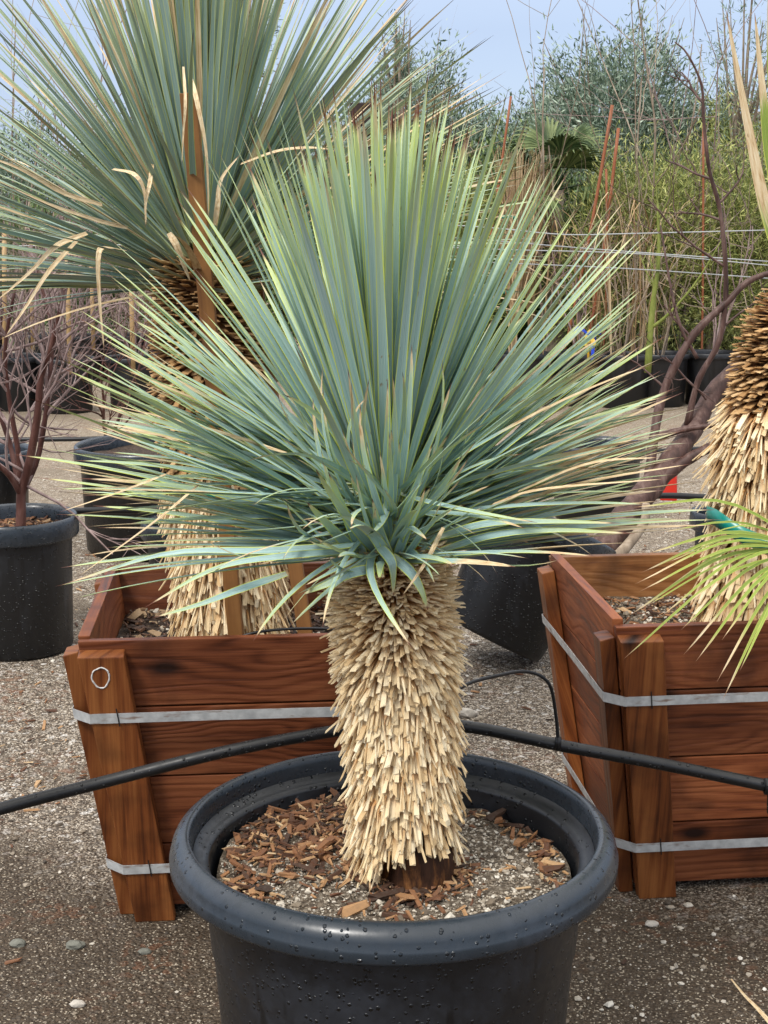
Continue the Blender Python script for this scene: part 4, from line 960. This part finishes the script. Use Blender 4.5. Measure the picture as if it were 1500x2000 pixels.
for i, (x, Y, hh, st, spd, mt, dp) in enumerate([(1000, 10.9, 1.7, 5, .14, 'straw', 2), (1130, 10.9, 1.6, 5, .22, 'mauve', 2), (1215, 10.9, 1.7, 6, .16, 'greybark', 2), (1290, 10.9, 1.6, 4, .22, 'greybark', 2), (1395, 10.9, 1.8, 5, .2, 'mauve', 2), (1500, 10.9, 1.8, 5, .2, 'greybark', 2), (1170, 12.4, 2.2, 6, .15, 'mauve', 2), (1340, 12.4, 2.2, 5, .15, 'greybark', 2)]):
    q = P(x, 700, Y)
    bare_shrub(f'thin leafless {"straw" if mt == "straw" else "mauve" if mt == "mauve" else "grey"} shrub in the far right rows, {ORD[i]} from front left', (q[0], Y, .34), hh, st, spd, M[mt], 300 + i, 'leafless shrubs in the far right rows', 2, .0095, wig=.13, fork=(1, 4))
q = P(1268, 640, 10.4)
mb = MB(); tube(mb, smooth_path([(q[0], 10.4, .3), (q[0] + .02, 10.4, .8), (q[0] + .05, 10.4, 1.1), (q[0] + .03, 10.42, 1.5)], 14), np.linspace(.026, .007, 14) * (1 + .12 * np.sin(np.arange(14) * 2.3)), 10)
tube(mb, smooth_path([(q[0] + .01, 10.4, .62), (q[0] + .12, 10.35, .72), (q[0] + .3, 10.3, .95), (q[0] + .5, 10.3, 1.3)], 12), np.linspace(.014, .004, 12), 8)
rg = np.random.default_rng(12)
for z_ in (.75, .9, 1.05, 1.2, 1.3, 1.4): twig(mb, np.array([q[0] + .04, 10.4, z_]), np.array([rg.normal(0, .6), rg.normal(0, .5), 1]), .45, .006, rg, 2, .3, .12, (1, 3))
tag(mb.build('green_sapling', M['greenstem'], None, True, (q[0], 10.4, .3)), 'lime green bare sapling stem among the far pots on the right', 'sapling')

# leafy shrubs in the middle distance and trees behind
K = 0
WHERE = ['just right of the front yucca tips, in the hedge', 'behind the dry grass clumps', 'at the foot of the fan palm', 'below the tallest tree, behind the slanting cane', 'behind the lime green sapling', 'between the sapling and the right edge', 'at the right edge, behind the yucca trunk',
         'in the rear hedge, right of the palm', 'in the rear hedge, right behind the sapling', 'in the rear hedge, behind the dark rising branch', 'in the rear hedge at the right edge', 'hidden behind the front yucca crown', 'at the left edge behind the bamboo canes', 'behind the hanging straw leaf on the left', 'behind the upper trunk of the left yucca', 'between the left yucca trunk and the front crown']
for (x, Y, zt, rx, zl, mt, n, L_, W_) in [(880, 12.0, 1.7, .42, .4, 'olive', 3400, .09, .012), (985, 12.6, 1.85, .4, .42, 'deep', 3600, .08, .02), (1090, 12.7, 1.5, .45, .4, 'deep', 3600, .08, .02), (1200, 11.8, 1.75, .42, .42, 'olive', 4200, .1, .01), (1300, 11.7, 1.85, .48, .42, 'olive', 4200, .1, .01), (1400, 11.8, 1.9, .46, .42, 'olive', 4200, .1, .01), (1500, 11.8, 1.9, .46, .42, 'olive', 4200, .1, .01),
                                         (1155, 14.6, 1.7, .5, .4, 'deep', 3200, .08, .02), (1255, 14.8, 1.75, .5, .4, 'deep', 3200, .08, .02), (1350, 14.8, 1.8, .55, .4, 'deep', 3200, .08, .02), (1460, 14.8, 1.8, .55, .4, 'deep', 3200, .08, .02), (780, 14.0, 1.6, .5, .4, 'deep', 3000, .08, .02), (30, 14.2, 1.5, .5, .35, 'deep', 3000, .08, .018), (190, 14.2, 1.35, .45, .35, 'deep', 3000, .08, .018), (340, 14.2, 1.5, .5, .35, 'olive', 3000, .08, .014), (560, 14.2, 1.6, .55, .35, 'deep', 3000, .08, .018)]:
    c_ = {'olive': 'yellow green feathery', 'deep': 'dark green leafy'}[mt]
    tree(f'{c_} shrub {WHERE[K]}', x, Y, zt, rx, zl, M[mt], 500 + K, 'shrub', int(n * 4.2), L_ * (.62 if mt == 'olive' else .85), W_ * (.85 if mt == 'olive' else 1.0), 'leafy_shrub', 'leafy shrubs behind the far pots', 'greybark', 60, .1, spread=.17); K += 1
for i, (x, Y, zt, rx, zl, mt, n, lab) in enumerate([(1190, 17.5, 3.32, .95, .9, 'acacia', 11000, 'grey green tree with the tallest rounded crown right of centre'), (960, 18.5, 2.65, .95, .8, 'acacia', 8000, 'grey green tree with low crown just right of the front yucca leaves'), (800, 18.0, 3.15, .85, .8, 'acacia', 7500, 'grey green tree rising between the two yucca crowns'), (1090, 19, 2.85, .8, .8, 'acacia', 6500, 'grey green tree left of the tallest rounded crown'), (1330, 18.2, 2.75, .8, .8, 'acacia', 6500, 'grey green tree with low crown right of the tallest crown'), (1450, 17.6, 2.7, .75, .8, 'olive', 6000, 'yellow green tree at the right edge, below the wispy tree'), (620, 19, 2.5, 1.1, .7, 'acacia', 6500, 'grey green tree hidden mostly behind the left yucca crown'), (330, 19, 2.6, 1.1, .7, 'acacia', 6500, 'grey green tree behind the trunk of the left yucca'), (60, 19, 2.45, 1.1, .7, 'acacia', 6500, 'grey green tree at the far left edge')]):
    tree(lab, x, Y, zt, rx, zl, M[mt], 600 + i, 'tree', int(n * 3.4), .088, .019, 'acacia_tree', 'trees behind the nursery rows', 'greybark', 120, .2, spread=.09)
for i, (x, Y, zt, rx, zl, lab, mt) in enumerate([(470, 16, 4.9, .5, 2.2, 'tall airy tree seen through the top of the left yucca crown', 'acacia'), (1440, 16.5, 3.75, .45, 1.6, 'wispy weeping tree at the upper right edge', 'acacia'), (775, 15.5, 3.4, .22, 1.8, 'thin airy sapling rising left of the sky gap', 'acacia')]):
    tree(lab, x, Y, zt, rx, zl, M[mt], 660 + i, 'tree', 2600, .09, .011, 'airy_tree', 'trees behind the nursery rows', 'greybark', 60, .5, spread=.07)
for i, (x, Y, hh, lab, mt) in enumerate([(1245, 11.6, 3.0, 'tallest bare whip right of centre, reaching into the sky', 'greybark'), (1065, 11.6, 2.5, 'bare grey whip standing left of the palm, poking into the sky', 'greybark'), (60, 12, 3.4, 'bare grey whips in front of the sky at the upper left', 'greybark'), (1320, 11.8, 2.7, 'bare grey whip between the tallest whip and the right edge', 'mauve'), (1420, 12.2, 3.0, 'bare grey whip against the sky at the right edge', 'greybark'), (120, 12.2, 3.2, 'bare mauve whips behind the left yucca crown', 'mauve')]):
    q = P(x, 700, Y); bare_shrub(lab, (q[0], Y, .2), hh * 1.6, 3, .05, M[mt], 700 + i, 'tall bare whips among the pots', 2, .011, 'bare_sapling', (1, 3), .1)
# dry grass heads
for i, (x, Y) in enumerate([(1005, 11.4), (1035, 11.9)]):
    rg = np.random.default_rng(800 + i); q = P(x, 700, Y); mb = MB()
    for k in range(260):
        a = rg.uniform(0, 6.28); s = rg.uniform(.02, .22); hh = rg.uniform(1.0, 1.7)
        pts = [np.array([q[0], Y, .35]), np.array([q[0] + math.cos(a) * s * .4, Y + math.sin(a) * s * .4, .35 + hh * .6]), np.array([q[0] + math.cos(a) * s, Y + math.sin(a) * s, .35 + hh * .95])]
        tube(mb, smooth_path(pts, 5), [.004, .004, .003, .003, .002], 3, rg.random(), False)
    tag(mb.build('dry_grass', M['straw'], None, True, (q[0], Y, .35)), ['straw dry grass clump tied with teal tape, nearer one', 'straw dry grass clump behind the tied one'][i], 'grass clump', 'dry grass clumps')
for i, (x, y) in enumerate([(993, 425), (995, 490), (990, 572)]):
    q = P(x, y, 11.15); mb = MB(); tube(mb, smooth_path([q + [-.06, 0, 0], q + [0, -.05, .01], q + [.06, 0, -.01]], 8), .014, 6)
    tag(mb.build('tie_tape', M['tape'], None, True, q), ['teal tie highest up on the dry grass clump', 'teal tie in the middle of the dry grass clump', 'teal tie lowest on the dry grass clump'][i], 'plant tie', 'green plastic ties')
# fan palm
q = P(1085, 330, 12.1); PT = thing('fan_palm', 'dark green fan palm among the shrubs right of the front yucca', 'palm', (q[0], 12.1, 0))
rg = np.random.default_rng(900); rgL = np.random.default_rng(901).uniform(.34, .58, 11); mb = MB(); tube(mb, smooth_path([(q[0], 12.1, 0), (q[0] + .03, 12.1, .7), (q[0], 12.1, 1.62)], 8), np.linspace(.1, .07, 8), 10); mb.build('trunk', M['greybark'], PT, True)
for k in range(11):
    a = k * 2.4; el = R(rg.uniform(-15, 70)); d = np.array([math.cos(a) * math.cos(el), math.sin(a) * math.cos(el), math.sin(el)]); b0 = np.array([q[0], 12.1, 1.62]); hub = b0 + d * rg.uniform(.25, .45); s = unit(np.cross(d, [0, 0, 1.01]))
    mb = MB(); tube(mb, [b0, hub], .008, 5)
    for j in range(22):
        f = (j - 10.5) / 10.5 * 1.35; dd = d * math.cos(f) + s * math.sin(f); L_ = rgL[k] * (1 - .15 * abs(f)); kk = 6
        pts = [hub + dd * L_ * u - np.array([0, 0, .22 * u ** 2.5]) for u in np.linspace(0, 1, kk)]
        ribbon(mb, pts, [.012, .032, .032, .022, .012, .002], np.cross(dd, np.cross(s, d)), rg.random())
    mb.build('frond', M['palm'], PT)
rg = np.random.default_rng(830); q = P(1215, 700, 11.1); mb = MB()
for k in range(46):
    a = rg.uniform(0, 6.28); s = rg.uniform(.25, .65); hh = rg.uniform(.5, 1.25); d = np.array([math.cos(a), math.sin(a), 0])
    b0 = np.array([q[0] + rg.normal(0, .22), 11.1 + rg.normal(0, .15), .36]); pts = smooth_path([b0, b0 + d * s * .3 + [0, 0, hh * .7], b0 + d * s * .75 + [0, 0, hh], b0 + d * s * 1.25 + [0, 0, hh * .72]], 10)
    ribbon(mb, pts, blade_w(.014, 10), np.array([-d[1], d[0], 0]), rg.random())
tag(mb.build('dry_grass', M['straw'], None, True, (q[0], 11.1, .36)), 'arching blades of a dry grass among the far right pots', 'grass clump', 'dry grass clumps')
# rust stakes, bamboo canes, wires, ribbon, timber
for i, (a, b) in enumerate([((1130, 545), (1196, 205)), ((1178, 460), (1208, 250)), ((1372, 330), (1374, 212)), ((978, 310), (998, 188)), ((1180, 560), (1184, 330))]):
    p0, p1 = P(*a, 11.2), P(*b, 11.2); p0 = p0 + (p0 - p1) * ((p0[2] - .3) / (p1[2] - p0[2])) if i != 2 else p0 + (p0 - p1) * 6.5
    mb = MB(); tube(mb, smooth_path([p0, (p0 + p1) / 2 + [.02, 0, 0], p1], 8), .0125 if i < 2 else .009, 8)
    tag(mb.build('cane', M['rust_stake'], None, True, p0), ['longest slanting rust red cane right of the palm', 'short rust red cane beside the longest slanting one', 'rust red cane nearest the right edge', 'rust red cane left of the palm, near the front yucca tips', 'upright thin rust red cane below the palm'][i], 'cane', 'rust red canes')
for i, (x, y0, y1, Y) in enumerate([(8, 440, 800, 10.4), (130, 480, 700, 10.3), (255, 520, 720, 10.3), (60, 470, 700, 12.2), (178, 520, 690, 12.2), (300, 560, 700, 12.2)]):
    p0, p1 = P(x + 5, y1, Y), P(x, y0, Y); p0[2] = .3; mb = MB(); tube(mb, [p0, (p0 + p1) / 2, p1], .017, 8)
    tag(mb.build('bamboo_cane', M['bamboo'], None, True, p0), f'tan bamboo cane on the left, {["front row at the picture edge", "front row under the drooping straw leaf", "front row beside the yucca trunk", "back row near the picture edge", "back row in the middle", "back row nearest the yucca trunk"][i]}', 'cane', 'bamboo canes on the left')
for i, pts in enumerate([[(480, 434), (820, 438), (960, 445), (1100, 458), (1240, 456), (1520, 449)], [(480, 458), (820, 462), (960, 470), (1180, 488), (1520, 512)], [(480, 478), (820, 482), (1000, 488), (1250, 496), (1520, 520)], [(480, 499), (820, 503), (950, 512), (1230, 525), (1520, 545)], [(-30, 482), (60, 480), (200, 478), (700, 486)]]):
    q = smooth_path([P(a, b, 10.2 + .06 * i) for a, b in pts], 24); mb = MB(); tube(mb, q, .0045, 6)
    tag(mb.build('trellis_wire', M['wire'], None, True, q[0]), ['topmost taut trellis wire on the right', 'second trellis wire from the top on the right', 'third trellis wire from the top on the right', 'lowest trellis wire on the right', 'trellis wire behind the left yucca'][i], 'wire', 'trellis wires')
for nm, mt, x, y, lab in [('ribbon', 'blue', 1160, 664, 'blue ribbon knotted on a far shrub above the yucca tips'), ('ribbon', 'yellow', 1142, 668, 'yellow ribbon end beside the blue ribbon')]:
    rg = np.random.default_rng(x); q = P(x, y, 9.6); mb = MB()
    for k in range(5):
        d = rg.normal(0, .05, 3); ribbon(mb, smooth_path([q, q + d + [0, -.02, .02], q + d * 1.5 + [0, 0, -.03]], 6), np.full(6, .03), rg.normal(0, 1, 3), .5)
    o = mb.build(nm, M[mt], None, True, q); tag(o, lab, 'ribbon')
p0, p1 = P(712, 330, 6.6), P(712, 180, 6.6)
for i, (pa, pb, w_) in enumerate([((735, 175, 7.0), (690, 300, 7.0), .14)]):
    q = P(715, 200, 7.0); mb = MB(); z1 = q[2]
    boxv(mb, [(q[0] - .075, 7.0, 0), (q[0] + .065, 7.0, 0), (q[0] + .065, 7.12, 0), (q[0] - .075, 7.12, 0), (q[0] - .075, 7.0, z1), (q[0] + .065, 7.0, z1), (q[0] + .065, 7.12, z1), (q[0] - .075, 7.12, z1)])
    o = mb.build('timber_post', M['darkwood'], None, False, (q[0], 7.0, 0)); bevel(o, .004); tag(o, 'dark timber post half hidden between the two yucca crowns', 'post')
